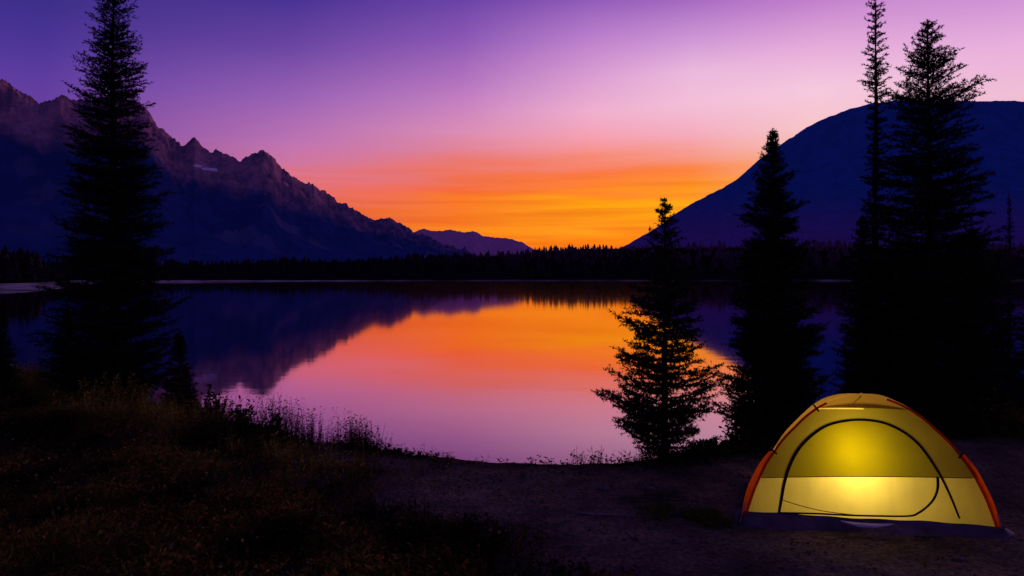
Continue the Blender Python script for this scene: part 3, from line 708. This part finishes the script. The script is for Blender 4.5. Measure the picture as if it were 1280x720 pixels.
# sparse pale dry leaves
n = 2200
yy = R.uniform(4.3, 10.5, n); xx = R.uniform(-.80, .30, n)*yy
k = (R.random(n) < grassiness(xx, yy)*.9+.04) & (yy < crest(xx))
xx = xx[k]; yy = yy[k]
o = leaves_mesh('dry_leaves', np.stack([xx, yy, gz(xx, yy)+R.uniform(.0, .09, len(xx))], 1), np.full(len(xx), .02), 9, leaf=.034, cols=[(0.40, 0.20, 0.04), (0.36, 0.11, 0.03), (0.28, 0.19, 0.05), (0.45, 0.28, 0.08)], stalk=False, leafy=1, spread=.6)
tag(o, 'scattered dry rusty leaves among the weeds', 'leaves', kind='stuff')
# long grass along the bank
n = 24000
xx = R.uniform(-16, -0.3, n); dd = R.uniform(-1.3, .7, n)
yy = crest(xx)+dd
dens = np.interp(xx, [-16, -6, -3.2, -1.7, -1.2, -.3], [1, 1, .75, .55, .22, .05])*np.clip(0.7+1.4*fbm(xx*2.2, yy*1.4, 3, 101), .05, 1)
k = R.random(n) < dens
xx = xx[k]; yy = yy[k]
hs = np.interp(xx, [-16, -6, -4.3, -3, -1.7, -.8, -.3], [.42, .42, .34, .29, .22, .11, .06])*R.uniform(.35, 1.15, len(xx))*(1+.55*fbm(xx*3, yy*2, 2, 111))
o = leaves_mesh('tall_grass', np.stack([xx, yy, gz(xx, yy)-.01], 1), hs, 10, patchy=True, leaf=.05, cols=[(0.36, 0.29, 0.03), (0.26, 0.23, 0.02), (0.42, 0.26, 0.04), (0.15, 0.13, 0.014)], leafy=2, spread=.22, slim=.10)
tag(o, 'olive and straw tall grass along the left lake bank', 'grass', kind='stuff')
# seed stalks against the water
n = 900
xx = R.uniform(-4.2, -1.3, n); yy = crest(xx)+R.uniform(-.4, .35, n)
cl = fbm(xx*2.6, xx*0, 3, 121); k = R.random(n) < np.clip(.30+cl*2.2, .02, 1)
xx = xx[k]; yy = yy[k]
hs = np.interp(xx, [-4.2, -3, -2.2, -1.6, -1.3], [.58, .52, .42, .34, .14])*R.uniform(.6, 1.2, len(xx))
o = leaves_mesh('seed_stalks', np.stack([xx, yy, gz(xx, yy)-.01], 1), hs, 12, leaf=.03, cols=[(0.05, 0.035, 0.02), (0.03, 0.022, 0.015)], leafy=9, spread=.10, slim=.18)
tag(o, 'thin dry seed stalks standing up against the bright water', 'grass', kind='stuff')
# sparse sprigs on the worn ground and bank at the right, and green grass beside the tent
n = 9000
xx = R.uniform(-.5, 9, n); yy = crest(xx)+R.uniform(-.5, .7, n)
dens = np.interp(xx, [-.5, 1.2, 2.2, 9], [.03, .08, .8, 1]); k = R.random(n) < dens; xx = xx[k]; yy = yy[k]
hs = np.interp(xx, [-.5, 1.4, 2.2, 4, 9], [.025, .035, .11, .16, .30])*R.uniform(.4, 1.3, len(xx))
o = leaves_mesh('bank_grass', np.stack([xx, yy, gz(xx, yy)-.01], 1), hs, 14, leaf=.04, cols=[(0.04, 0.04, 0.014), (0.03, 0.028, 0.012), (0.02, 0.03, 0.01)], leafy=3, spread=.35, slim=.14)
tag(o, 'short dark grass on the bank edge behind the camp ground', 'grass', kind='stuff')
n = 4200
xx = R.normal(1.74, .24, n); yy = R.normal(6.72, .17, n)
k = (R.random(n) < np.clip(.45+2.2*fbm(xx*4, yy*4, 3, 141), .02, 1)) & (xx < 1.98); xx = xx[k]; yy = yy[k]; n = len(xx)
o = leaves_mesh('grass_patch', np.stack([xx, yy, gz(xx, yy)-.01], 1), R.uniform(.02, .07, n), 15, leaf=.028, cols=[(0.11, 0.15, 0.014), (0.07, 0.11, 0.01), (0.15, 0.15, 0.02)], leafy=3, spread=.45, slim=.12)
tag(o, 'small green grass patch at the left side of the tent', 'grass', kind='stuff')
n = 1500
yy = R.uniform(4.6, 8.3, n); xx = R.uniform(-.1, .72, n)*yy
k = (R.random(n) < np.clip(.25+1.5*fbm(xx*1.7, yy*1.7, 3, 131), 0, 1)) & ~((np.abs(xx-3.2) < 1.25) & (yy > 6.1) & (yy < 7.8)); xx = xx[k]; yy = yy[k]
o = leaves_mesh('ground_sprigs', np.stack([xx, yy, gz(xx, yy)-.005], 1), R.uniform(.015, .05, len(xx)), 16, leaf=.022, cols=dull, leafy=4, spread=.7)
tag(o, 'sparse dark sprigs on the bare camp ground', 'weeds', kind='stuff')
n = 8000
yy = R.uniform(4.4, 8.5, n); xx = R.uniform(-.3, .76, n)*yy
rad = .003+.020*R.random(n)**5
pz = gz(xx, yy)
oc = np.array([(1, 0, 0), (0, 1, 0), (-1, 0, 0), (0, -1, 0), (0, 0, .7), (0, 0, -.7)], float)
of = np.array([(0, 1, 4), (1, 2, 4), (2, 3, 4), (3, 0, 4), (1, 0, 5), (2, 1, 5), (3, 2, 5), (0, 3, 5)])
v = (oc[None]*R.uniform(.6, 1.3, (n, 6, 1)))*rad[:, None, None]+np.stack([xx, yy, pz], 1)[:, None]
M_stone = noisy('pebble_stone', (0.05, 0.042, 0.045), (0.16, 0.13, 0.13), 30, bump=0)
o = new_mesh('gravel', v.reshape(-1, 3), tris=(of[None]+6*np.arange(n)[:, None, None]).reshape(-1, 3), mats=[M_stone])
tag(o, 'small pebbles scattered over the bare dirt', 'gravel', kind='stuff')

def shrub(label, px, Yd, nst, h, wd, seed, leaf=.05, cols=((0.02, 0.02, 0.012), (0.03, 0.028, 0.012)), spread=.28, leafy=26, slim=.3):
    x0 = Yd*(px-640)/F; R = np.random.default_rng(seed)
    bx = R.normal(0, wd*.35, nst); by = R.normal(0, wd*.3, nst)
    hz = h*R.uniform(.45, 1.1, nst)*np.exp(-(bx/wd)**2*.7)
    z0 = float(gz(np.array([x0]), np.array([Yd]))[0])
    o = leaves_mesh('shrub', np.stack([bx, by, gz(x0+bx, Yd+by)-z0-.02], 1), hz, seed, leaf=leaf, cols=cols, leafy=leafy, spread=spread, slim=slim)
    o.location = (x0, Yd, z0)
    tag(o, label, 'shrub')
shrub('tall leafy shrub on the left bank, pointed, in front of the mountain reflection', 268, 10.9, 26, .62, .22, 31)
shrub('leafy shrub with a bushy round head, just right of the pointed shrub on the bank', 302, 10.6, 22, .46, .16, 32)
shrub('low scraggly shrub in front of the young slender spruce on the left bank', 236, 11.6, 22, .45, .28, 33)
shrub('upright weedy shrub on the bank below the dip in the reflected mountains', 346, 10.2, 14, .36, .14, 34, leaf=.04)
shrub('straggly low shrub on the left bank, last before the bare shoreline', 452, 9.3, 16, .25, .18, 35, leaf=.03, leafy=12)
shrub('dark low shrub at the foot of the narrow spruce, left of the tent', 935, 9.3, 60, .34, .45, 36)
shrub('dark low shrub between the airy spruce trunk and the narrow spruce', 885, 9.2, 50, .20, .38, 37)
shrub('olive leafy shrub behind the right side of the tent', 1228, 10.2, 60, .62, .4, 38, cols=((0.16, 0.15, 0.014), (0.10, 0.10, 0.012)))
shrub('dull green shrub at the right edge behind the tent', 1275, 9.9, 50, .5, .4, 39, cols=((0.12, 0.09, 0.014), (0.08, 0.07, 0.012)))
shrub('olive bush at the foot of the tallest left spruce', 150, 12.6, 90, .55, .9, 40, cols=((0.34, 0.27, 0.02), (0.24, 0.2, 0.02)))

# fallen stick, and a few stones one can make out
pts = [at(722, 643, 6.72), at(745, 645, 6.70), at(772, 646, 6.66), at(792, 647, 6.63)]
for p in pts: p.z = float(gz(np.array([p.x]), np.array([p.y]))[0])+.012
V, T_, Q = tube(pts, [.009, .011, .009, .005], 6)
M_stick = noisy('dry_stick', (0.16, 0.12, 0.11), (0.30, 0.24, 0.22), 40, bump=.3)
tag(new_mesh('fallen_stick', V, T_, Q, mats=[M_stick], smooth=True), 'pale dry stick lying on the bare dirt in the middle foreground', 'stick')
def stone(label, px, py, r, seed):
    Yd = EYE*F/(py-HY); R = np.random.default_rng(seed); x0 = Yd*(px-640)/F
    V = []; n1, n2 = 14, 9
    for i in range(n1):
        for j in range(n2):
            th = 2*math.pi*i/n1; ph_ = math.pi*j/(n2-1)-math.pi/2
            d = np.array([math.cos(th)*math.cos(ph_)*1.35, math.sin(th)*math.cos(ph_), math.sin(ph_)*.55])
            V.append(d*r)
    V = np.array(V); V *= (1+.35*fbm(V[:, 0]/r*.9+seed, V[:, 1]/r*.9+V[:, 2]/r, 3, seed))[:, None]
    Q = [((i % n1)*n2+j, ((i+1) % n1)*n2+j, ((i+1) % n1)*n2+j+1, (i % n1)*n2+j+1) for i in range(n1) for j in range(n2-1)]
    o = new_mesh('stone', V, quads=Q, mats=[M_stone], loc=(x0, Yd, float(gz(np.array([x0]), np.array([Yd]))[0])+r*.15), smooth=True)
    tag(o, label, 'stone')
stone('dark flat stone on the dirt between the bank and the stick', 754, 612, .06, 1)
stone('small dark stone on the dirt, right of the flat stone', 812, 613, .04, 2)
stone('pale stone in front of the left half of the tent', 1012, 694, .03, 4)
stone('brown stone in front of the right corner of the tent', 1196, 700, .035, 5)
stone('small stone left of the stick at the edge of the weeds', 668, 628, .028, 6)
stone('grey stone near the bottom of the picture left of the tent', 846, 680, .035, 3)

# ------------------------------------------------------------------ tent
tent = empty('tent', (TX, TY, 0.0)); tent.rotation_euler = (0, -TILT, math.radians(ROT))
tag(tent, 'glowing yellow dome tent with orange pole sleeves and a closed arched door', 'tent')
HT = 1.10; A_, B_, BACK = 1.10, 0.66, 0.74      # half width, half depth, taper of the back
AX, AY = 0.13, 0.60                            # apex in the plan
_cz = [0, .10, .29, .52, .73, .92, 1.0, 1.045, 1.075, 1.095, 1.10]; _cc = [.962, .94, .885, .79, .655, .475, .368, .275, .19, .085, 0]
# smooth the measured bend of the poles into a fine table (by the angle of the bend)
_ph = np.linspace(0, math.pi/2, 240); _v = np.interp(1.10*np.sin(_ph), _cz, _cc)
_k = np.hanning(27); _k /= _k.sum()
_ext = np.concatenate([2*_v[0]-_v[13:0:-1], _v, 2*_v[-1]-_v[-2:-15:-1]])
_v = np.convolve(_ext, _k, mode='valid')
CZ = list(1.10*np.sin(_ph)); CC = list(_v)
def pole(side, end, ph_):
    """side -1 left / 1 right, end 0 front / 1 back; ph_ 0 at the ground, pi/2 at the apex"""
    cx_ = side*A_*(BACK if end else 1.0)+(.27 if end else 0); cy_ = 0.0 if end == 0 else 1.32
    c_ = float(np.interp(math.sin(min(ph_, math.pi/2)), [z_/1.10 for z_ in CZ], CC)) if ph_ < math.pi/2-1e-6 else 0
    return Vector((AX+(cx_-AX)*c_, AY+(cy_-AY)*c_, HT*math.sin(ph_)))
def front_pt(x, z, out=0.0):
    ph_ = math.asin(min(.9999, max(0, z/HT)))
    l = pole(-1, 0, ph_); r = pole(1, 0, ph_)
    k = (x-l.x)/max(1e-4, r.x-l.x)
    y = l.y+(r.y-l.y)*k+0.06*math.sin(math.pi*min(1, max(0, k)))*math.sin(ph_*2)     # slight hollow between the poles
    return Vector((x, y-out, z+out*0.3))
def panel(name, fn, nu, nv, mats, mi=None, thick=None, parent=tent):
    V = []; 
    for i in range(nu):
        for j in range(nv): V.append(tuple(fn(i/(nu-1), j/(nv-1))))
    return new_mesh(name, V, quads=grid_faces(nu, nv), mats=mats, mat_idx=mi, parent=parent, smooth=True)

def fabric(name, col, trans_col, trans=0.6, weave=260, rough=.6, bump=.12, wr=3.0, crease=(1.0, 1.0, 2.2)):
    m, nt, out = mat(name)
    tc = N(nt, 'ShaderNodeTexCoord')
    n = N(nt, 'ShaderNodeTexNoise'); n.inputs['Scale'].default_value = wr; n.inputs['Detail'].default_value = 4; nt.links.new(tc.outputs['Object'], n.inputs['Vector'])
    r = N(nt, 'ShaderNodeValToRGB'); ramp_set(r, [(0.3, tuple(c*.82 for c in trans_col)), (0.7, trans_col)]); nt.links.new(n.outputs['Fac'], r.inputs[0])
    d = N(nt, 'ShaderNodeBsdfPrincipled'); d.inputs['Base Color'].default_value = (*col, 1); d.inputs['Roughness'].default_value = rough; d.inputs['Specular IOR Level'].default_value = .25
    t = N(nt, 'ShaderNodeBsdfTranslucent'); nt.links.new(r.outputs[0], t.inputs[0])
    mx = N(nt, 'ShaderNodeMixShader'); mx.inputs[0].default_value = trans
    bp = N(nt, 'ShaderNodeBump'); bp.inputs['Strength'].default_value = bump; bp.inputs['Distance'].default_value = .02
    mp = N(nt, 'ShaderNodeMapping'); mp.inputs['Scale'].default_value = crease; nt.links.new(tc.outputs['Object'], mp.inputs[0])
    n3 = N(nt, 'ShaderNodeTexNoise'); n3.inputs['Scale'].default_value = 3.2; nt.links.new(mp.outputs[0], n3.inputs['Vector'])
    nt.links.new(n3.outputs['Fac'], bp.inputs['Height'])
    nt.links.new(bp.outputs[0], d.inputs['Normal']); nt.links.new(bp.outputs[0], t.inputs['Normal'])
    nt.links.new(d.outputs[0], mx.inputs[1]); nt.links.new(t.outputs[0], mx.inputs[2]); nt.links.new(mx.outputs[0], out.inputs[0])
    return m
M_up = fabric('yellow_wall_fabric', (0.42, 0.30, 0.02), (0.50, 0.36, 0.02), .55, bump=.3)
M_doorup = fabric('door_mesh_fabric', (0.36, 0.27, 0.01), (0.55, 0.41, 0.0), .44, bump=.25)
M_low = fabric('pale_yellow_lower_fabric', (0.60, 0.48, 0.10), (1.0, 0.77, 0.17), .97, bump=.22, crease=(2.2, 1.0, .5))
M_roof = fabric('ochre_roof_fabric', (0.32, 0.17, 0.03), (0.50, 0.26, 0.02), .5)
M_orange = fabric('orange_sleeve_fabric', (0.70, 0.10, 0.012), (1.0, 0.20, 0.012), .9)
M_brown = fabric('ochre_sleeve_fabric', (0.30, 0.14, 0.02), (0.62, 0.30, 0.03), .5)
M_backing = fabric('clear_sleeve_backing', (0.8, 0.3, 0.05), (1.0, 0.55, 0.2), .97)  # made-up near-clear layer so lamp light brightens the orange sleeves
M_tub = noisy('purple_grey_tub_fabric', (0.045, 0.026, 0.04), (0.12, 0.07, 0.11), 5, rough=.5, bump=.6, bscale=7, spec=.4, bdist=.05)
M_lilac = noisy('pale_lilac_fabric', (0.42, 0.34, 0.46), (0.6, 0.5, 0.62), 12, rough=.5, bump=.4, spec=.4)
M_black = noisy('black_zip_tape', (0.010, 0.007, 0.008), (0.02, 0.012, 0.014), 60, rough=.6, bump=.2)
M_pole = noisy('grey_pole_metal', (0.25, 0.24, 0.28), (0.4, 0.38, 0.44), 20, rough=.35, bump=.0, spec=.6)

def tpx(px, py):
    """photo pixel -> (x, z) on the tent front, solved by iteration"""
    x, z = 0.0, .4
    ca, sa = math.cos(math.radians(ROT)), math.sin(math.radians(ROT))
    for _ in range(30):
        p = front_pt(x, z)
        Yd = TY+p.x*sa+p.y*ca
        Xw = Yd*(px-640)/F; Zw = EYE+Yd*(HY-py)/F
        x = ((Xw-TX)-(-p.y*sa))/ca*1.0
        z = Zw-TILT*x
    return x, z
SEAM = tpx(1070, 596)[1]
TOPZ = tpx(1070, 510)[1]
# door outline: arch from the bottom left over the top down to the right, closed along the bottom
arch_px = [(973, 644), (976, 628), (980, 606), (987, 583), (998, 562), (1014, 545), (1034, 532), (1058, 526), (1082, 525), (1106, 529), (1128, 539), (1146, 553), (1160, 570), (1174, 592), (1186, 616), (1199, 648)]
loop_px = [(1172, 596), (1172, 610), (1168, 622), (1160, 632), (1148, 641), (1136, 645), (1100, 645), (1060, 644), (1020, 642), (973, 641)]
arch = [tpx(*p) for p in arch_px]; loop = [tpx(*p) for p in loop_px]
def smooth(pts, n=8):
    out = []; P = [np.array(p) for p in pts]
    for i in range(len(P)-1):
        p0 = P[max(i-1, 0)]; p1 = P[i]; p2 = P[i+1]; p3 = P[min(i+2, len(P)-1)]
        for k in range(n):
            t = k/n; out.append(.5*((2*p1)+(-p0+p2)*t+(2*p0-5*p1+4*p2-p3)*t*t+(-p0+3*p1-3*p2+p3)*t**3))
    out.append(P[-1]); return out
arch_s = smooth(arch); loop_s = smooth(loop)
door_poly = [tuple(p) for p in smooth(arch[:14])]+[tuple(p) for p in loop_s]
def inside(x, z, poly):
    c_ = False; n = len(poly); j = n-1
    for i in range(n):
        xi, zi = poly[i]; xj, zj = poly[j]
        if (zi > z) != (zj > z) and x < (xj-xi)*(z-zi)/(zj-zi)+xi: c_ = not c_
        j = i
    return c_
# front wall and door share one fine lattice; cells inside the zip belong to the door
nu, nv = 170, 90
zs = list(np.linspace(0.02, SEAM, 36))+list(np.linspace(SEAM, TOPZ, 56))[1:]
nv = len(zs)
def fpt(i, j):
    z = zs[j]; ph_ = math.asin(min(.9999, z/HT)); l = pole(-1, 0, ph_); r = pole(1, 0, ph_)
    xx_ = l.x+(r.x-l.x)*i/(nu-1)
    return front_pt(xx_, z+.034*(xx_+.1)*math.exp(-((z-SEAM)/.22)**2))
lat = [[fpt(i, j) for j in range(nv)] for i in range(nu)]
for nm, want in (('front_wall', False), ('door', True)):
    V = []; Q = []; mi = []; ids = {}
    def vid(i, j):
        if (i, j) not in ids: ids[(i, j)] = len(V); V.append(tuple(lat[i][j]))
        return ids[(i, j)]
    for i in range(nu-1):
        for j in range(nv-1):
            c_ = (lat[i][j]+lat[i+1][j+1])/2
            if inside(c_.x, c_.z, door_poly) != want: continue
            Q.append((vid(i, j), vid(i+1, j), vid(i+1, j+1), vid(i, j+1))); mi.append(1 if j < 35 or (c_.z > TOPZ-.011 and -.42 < c_.x < .10) else 0)  # pale strip at the top edge stands in for a fold lit inside
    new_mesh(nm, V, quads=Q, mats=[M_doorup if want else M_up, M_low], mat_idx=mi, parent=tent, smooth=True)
# roof above the front wall and the other walls
def roof_fn(u, v):
    ph0 = math.asin(TOPZ/HT); ph_ = ph0+(math.pi/2-ph0)*v
    p = pole(-1, 0, ph_).lerp(pole(1, 0, ph_), u)
    p.z += 0.012*math.sin(math.pi*u)
    return p
panel('roof_panel', roof_fn, 24, 14, [M_roof])
def side_fn(s):
    def f(u, v):
        ph_ = v*math.pi/2; a = pole(s, 0, ph_); b_ = pole(s, 1, ph_); p = a.lerp(b_, u)
        p.x += s*0.05*math.sin(math.pi*min(1, u*2.2)*.5)*math.sin(2*ph_)**.7 if 0 < ph_ < math.pi/2 else 0; return p
    return f
def side_part(s, u0, u1, v0, v1, nu_, nv_, m, name):
    f = side_fn(s)
    return panel(name, lambda u, v: f(u0+(u1-u0)*u, v0+(v1-v0)*v), nu_, nv_, [m])
for s in (-1, 1):
    side_part(s, .13, 1, 0, 1, 16, 40, M_roof, 'side_wall')
    side_part(s, 0, .13, .0, .40, 6, 20, M_backing, 'corner_panel')
    side_part(s, 0, .13, .40, 1, 6, 24, M_brown, 'corner_panel')
def back_fn(u, v):
    ph_ = v*math.pi/2; return pole(-1, 1, ph_).lerp(pole(1, 1, ph_), u)
panel('back_wall', back_fn, 20, 26, [M_up])
# brow: rolled edge over the front wall
bp_ = [tpx(1024, 514), tpx(1045, 511), tpx(1070, 509.5), tpx(1092, 507), tpx(1112, 506)]
V, T_, Q = tube([lat[i][35]+Vector((0, -.004, .001)) for i in range(1, nu-1, 4)], .0035, 6)
new_mesh('wall_seam', V, T_, Q, mats=[noisy('olive_seam', (.10, .075, .01), (.14, .10, .015), 40, bump=0)], parent=tent, smooth=True)
# pole sleeves: padded bands that wrap the front corner poles, orange at the foot
def sleeve(side, ph0, ph1, m, name, wdt=0.075):
    def f(u, v):
        ph_ = ph0+(ph1-ph0)*v
        p = pole(side, 0, ph_)
        ctr = Vector((AX, AY, 0)); o_ = Vector((p.x-AX, p.y-AY, p.z*.9)).normalized()
        tg = (pole(side, 0, min(ph_+.02, 1.57))-pole(side, 0, max(ph_-.02, 0))).normalized()
        sd2 = tg.cross(o_).normalized()*(-side)
        if sd2.y < 0: sd2 = -sd2
        wl = wdt*(.22+.78*math.sin(math.pi*min(1, max(0, (v if m is M_orange else .5)))*1.0))
        a = math.pi*u
        return p+o_*(.008+.022*math.sin(a))+sd2*(wl*(.5-.5*math.cos(a))-.006)+Vector((side*.012*math.sin(a), 0, 0))
    return panel(name, f, 9, 34, [m])
sleeve(-1, .05, .60, M_orange, 'pole_sleeve', .062); sleeve(1, .05, .62, M_orange, 'pole_sleeve', .062)
# dark seam between wall and sleeves
for side, e in ((-1, 1.22), (1, 1.34)):
    pp = [pole(side, 0, .05+(e-.05)*k/30)+Vector((-side*.004, -.012, .004)) for k in range(31)]
    V, T_, Q = tube(pp, .011, 6); new_mesh('edge_seam', V, T_, Q, mats=[M_orange], parent=tent, smooth=True)
# bare pole ends down at the corners
for side in (-1, 1):
    pp = [pole(side, 0, .16*k/6)+Vector((side*.035, -.015, 0)) for k in range(7)]
    V, T_, Q = tube(pp, .005, 6); new_mesh('tent_pole', V, T_, Q, mats=[M_pole], parent=tent, smooth=True)
# clips
for side, ph_ in ((-1, .61), (1, .625), (-1, 1.12)):
    p = pole(side, 0, ph_); o_ = Vector((p.x-AX, p.y-AY, p.z)).normalized()
    V, T_, Q = tube([p+Vector((-side*.02, -.03, -.02)), p+o_*.03, p+o_*.02+Vector((0, .07, 0.01))], [.008, .009, .006], 6)
    new_mesh('clip', V, T_, Q, mats=[M_black], parent=tent, smooth=True)
p = roof_fn(.5, 0); V, T_, Q = tube([tuple(front_pt(*tpx(1066, 509), .01)), tuple(Vector(roof_fn(.47, .55))+Vector((0, -.01, .012)))], .004, 6)
new_mesh('top_tie', V, T_, Q, mats=[M_black], parent=tent, smooth=True)
# zips
V, T_, Q = tube([front_pt(x, z, .008) for x, z in arch_s], [.013+.006*math.sin(math.pi*k/(len(arch_s)-1)) for k in range(len(arch_s))], 8, .6)
new_mesh('zip', V, T_, Q, mats=[M_black], parent=tent, smooth=True)
V, T_, Q = tube([front_pt(x, z, .008) for x, z in loop_s], .0115, 8, .7)
new_mesh('zip', V, T_, Q, mats=[M_black], parent=tent, smooth=True)
cd = smooth([tpx(*q) for q in ((975, 624), (1000, 632), (1030, 639), (1062, 643), (1085, 645))])
V, T_, Q = tube([front_pt(x, z, .006) for x, z in cd], .0035, 6)
new_mesh('cord', V, T_, Q, mats=[noisy('brown_cord', (.10, .05, .01), (.14, .07, .02), 50, bump=0)], parent=tent, smooth=True)
# tub floor: rumpled skirt round the foot
def tub_fn(u, v):
    # u runs along the front with both returns, v up the skirt
    x = -1.12+2.30*u
    top = .120-.03*u+.005*math.sin(u*11)+.003*math.sin(u*37+1)
    z = top*v
    yb = -0.055-0.025*math.sin(u*13)*(1-v)-.018*math.sin(u*31+2)*math.sin(math.pi*v)
    yv = yb*(1-v)+(front_pt(min(max(x, -1.05), 1.05), max(top, .02)).y-.012)*v
    ends = max(0, abs(u-.5)-.46)/.04
    return Vector((x+.03*math.sin(v*3)*(1 if u > .9 else 0), yv+ends*.10, z*(1-.55*ends*(1 if u > .5 else .2))-.012))
panel('tub_floor', tub_fn, 160, 12, [M_tub])
panel('floor_sheet', lambda u, v: Vector(((-1.09+2.18*u)*(1-(1-BACK)*v), 1.31*v, .004)), 8, 8, [M_tub])
for s in (-1, 1):
    panel('floor_side', (lambda s: lambda u, v: Vector((s*A_*(1.012-(1-BACK)*u-.02*v), 1.32*u, .10*v-.01)))(s), 12, 4, [M_tub])
# pale lilac fold hanging out under the door
lx0, lz0 = tpx(1045, 652); lx1, _ = tpx(1112, 654)
def fold_fn(u, v):
    x = lx0+(lx1-lx0)*u; hgt = math.sin(math.pi*u)**.7
    return Vector((x, -.085-.035*hgt*math.sin(math.pi*v), .105-.006*u-.047*hgt*v-.012*hgt))
panel('door_fold', fold_fn, 26, 8, [M_lilac])

# lamp glowing inside the tent
lg = bpy.data.lights.new('tent_lamp', 'POINT'); lo = bpy.data.objects.new('tent_lamp', lg); COL.objects.link(lo)
lg.energy = 17.5; lg.color = (1.0, 0.86, 0.45); lg.shadow_soft_size = .2
ca, sa = math.cos(math.radians(ROT)), math.sin(math.radians(ROT))
lx, ly, lz = -.05, .48, .51
lo.location = (TX+lx*ca-ly*sa, TY+lx*sa+ly*ca, lz)

# ------------------------------------------------------------------ render settings
sc.render.engine = 'CYCLES'
sc.view_settings.view_transform = 'Standard'; sc.view_settings.look = 'None'
sc.view_settings.exposure = 0; sc.view_settings.gamma = 1
sc.cycles.max_bounces = 8; sc.cycles.transparent_max_bounces = 8
sc.cycles.use_denoising = True
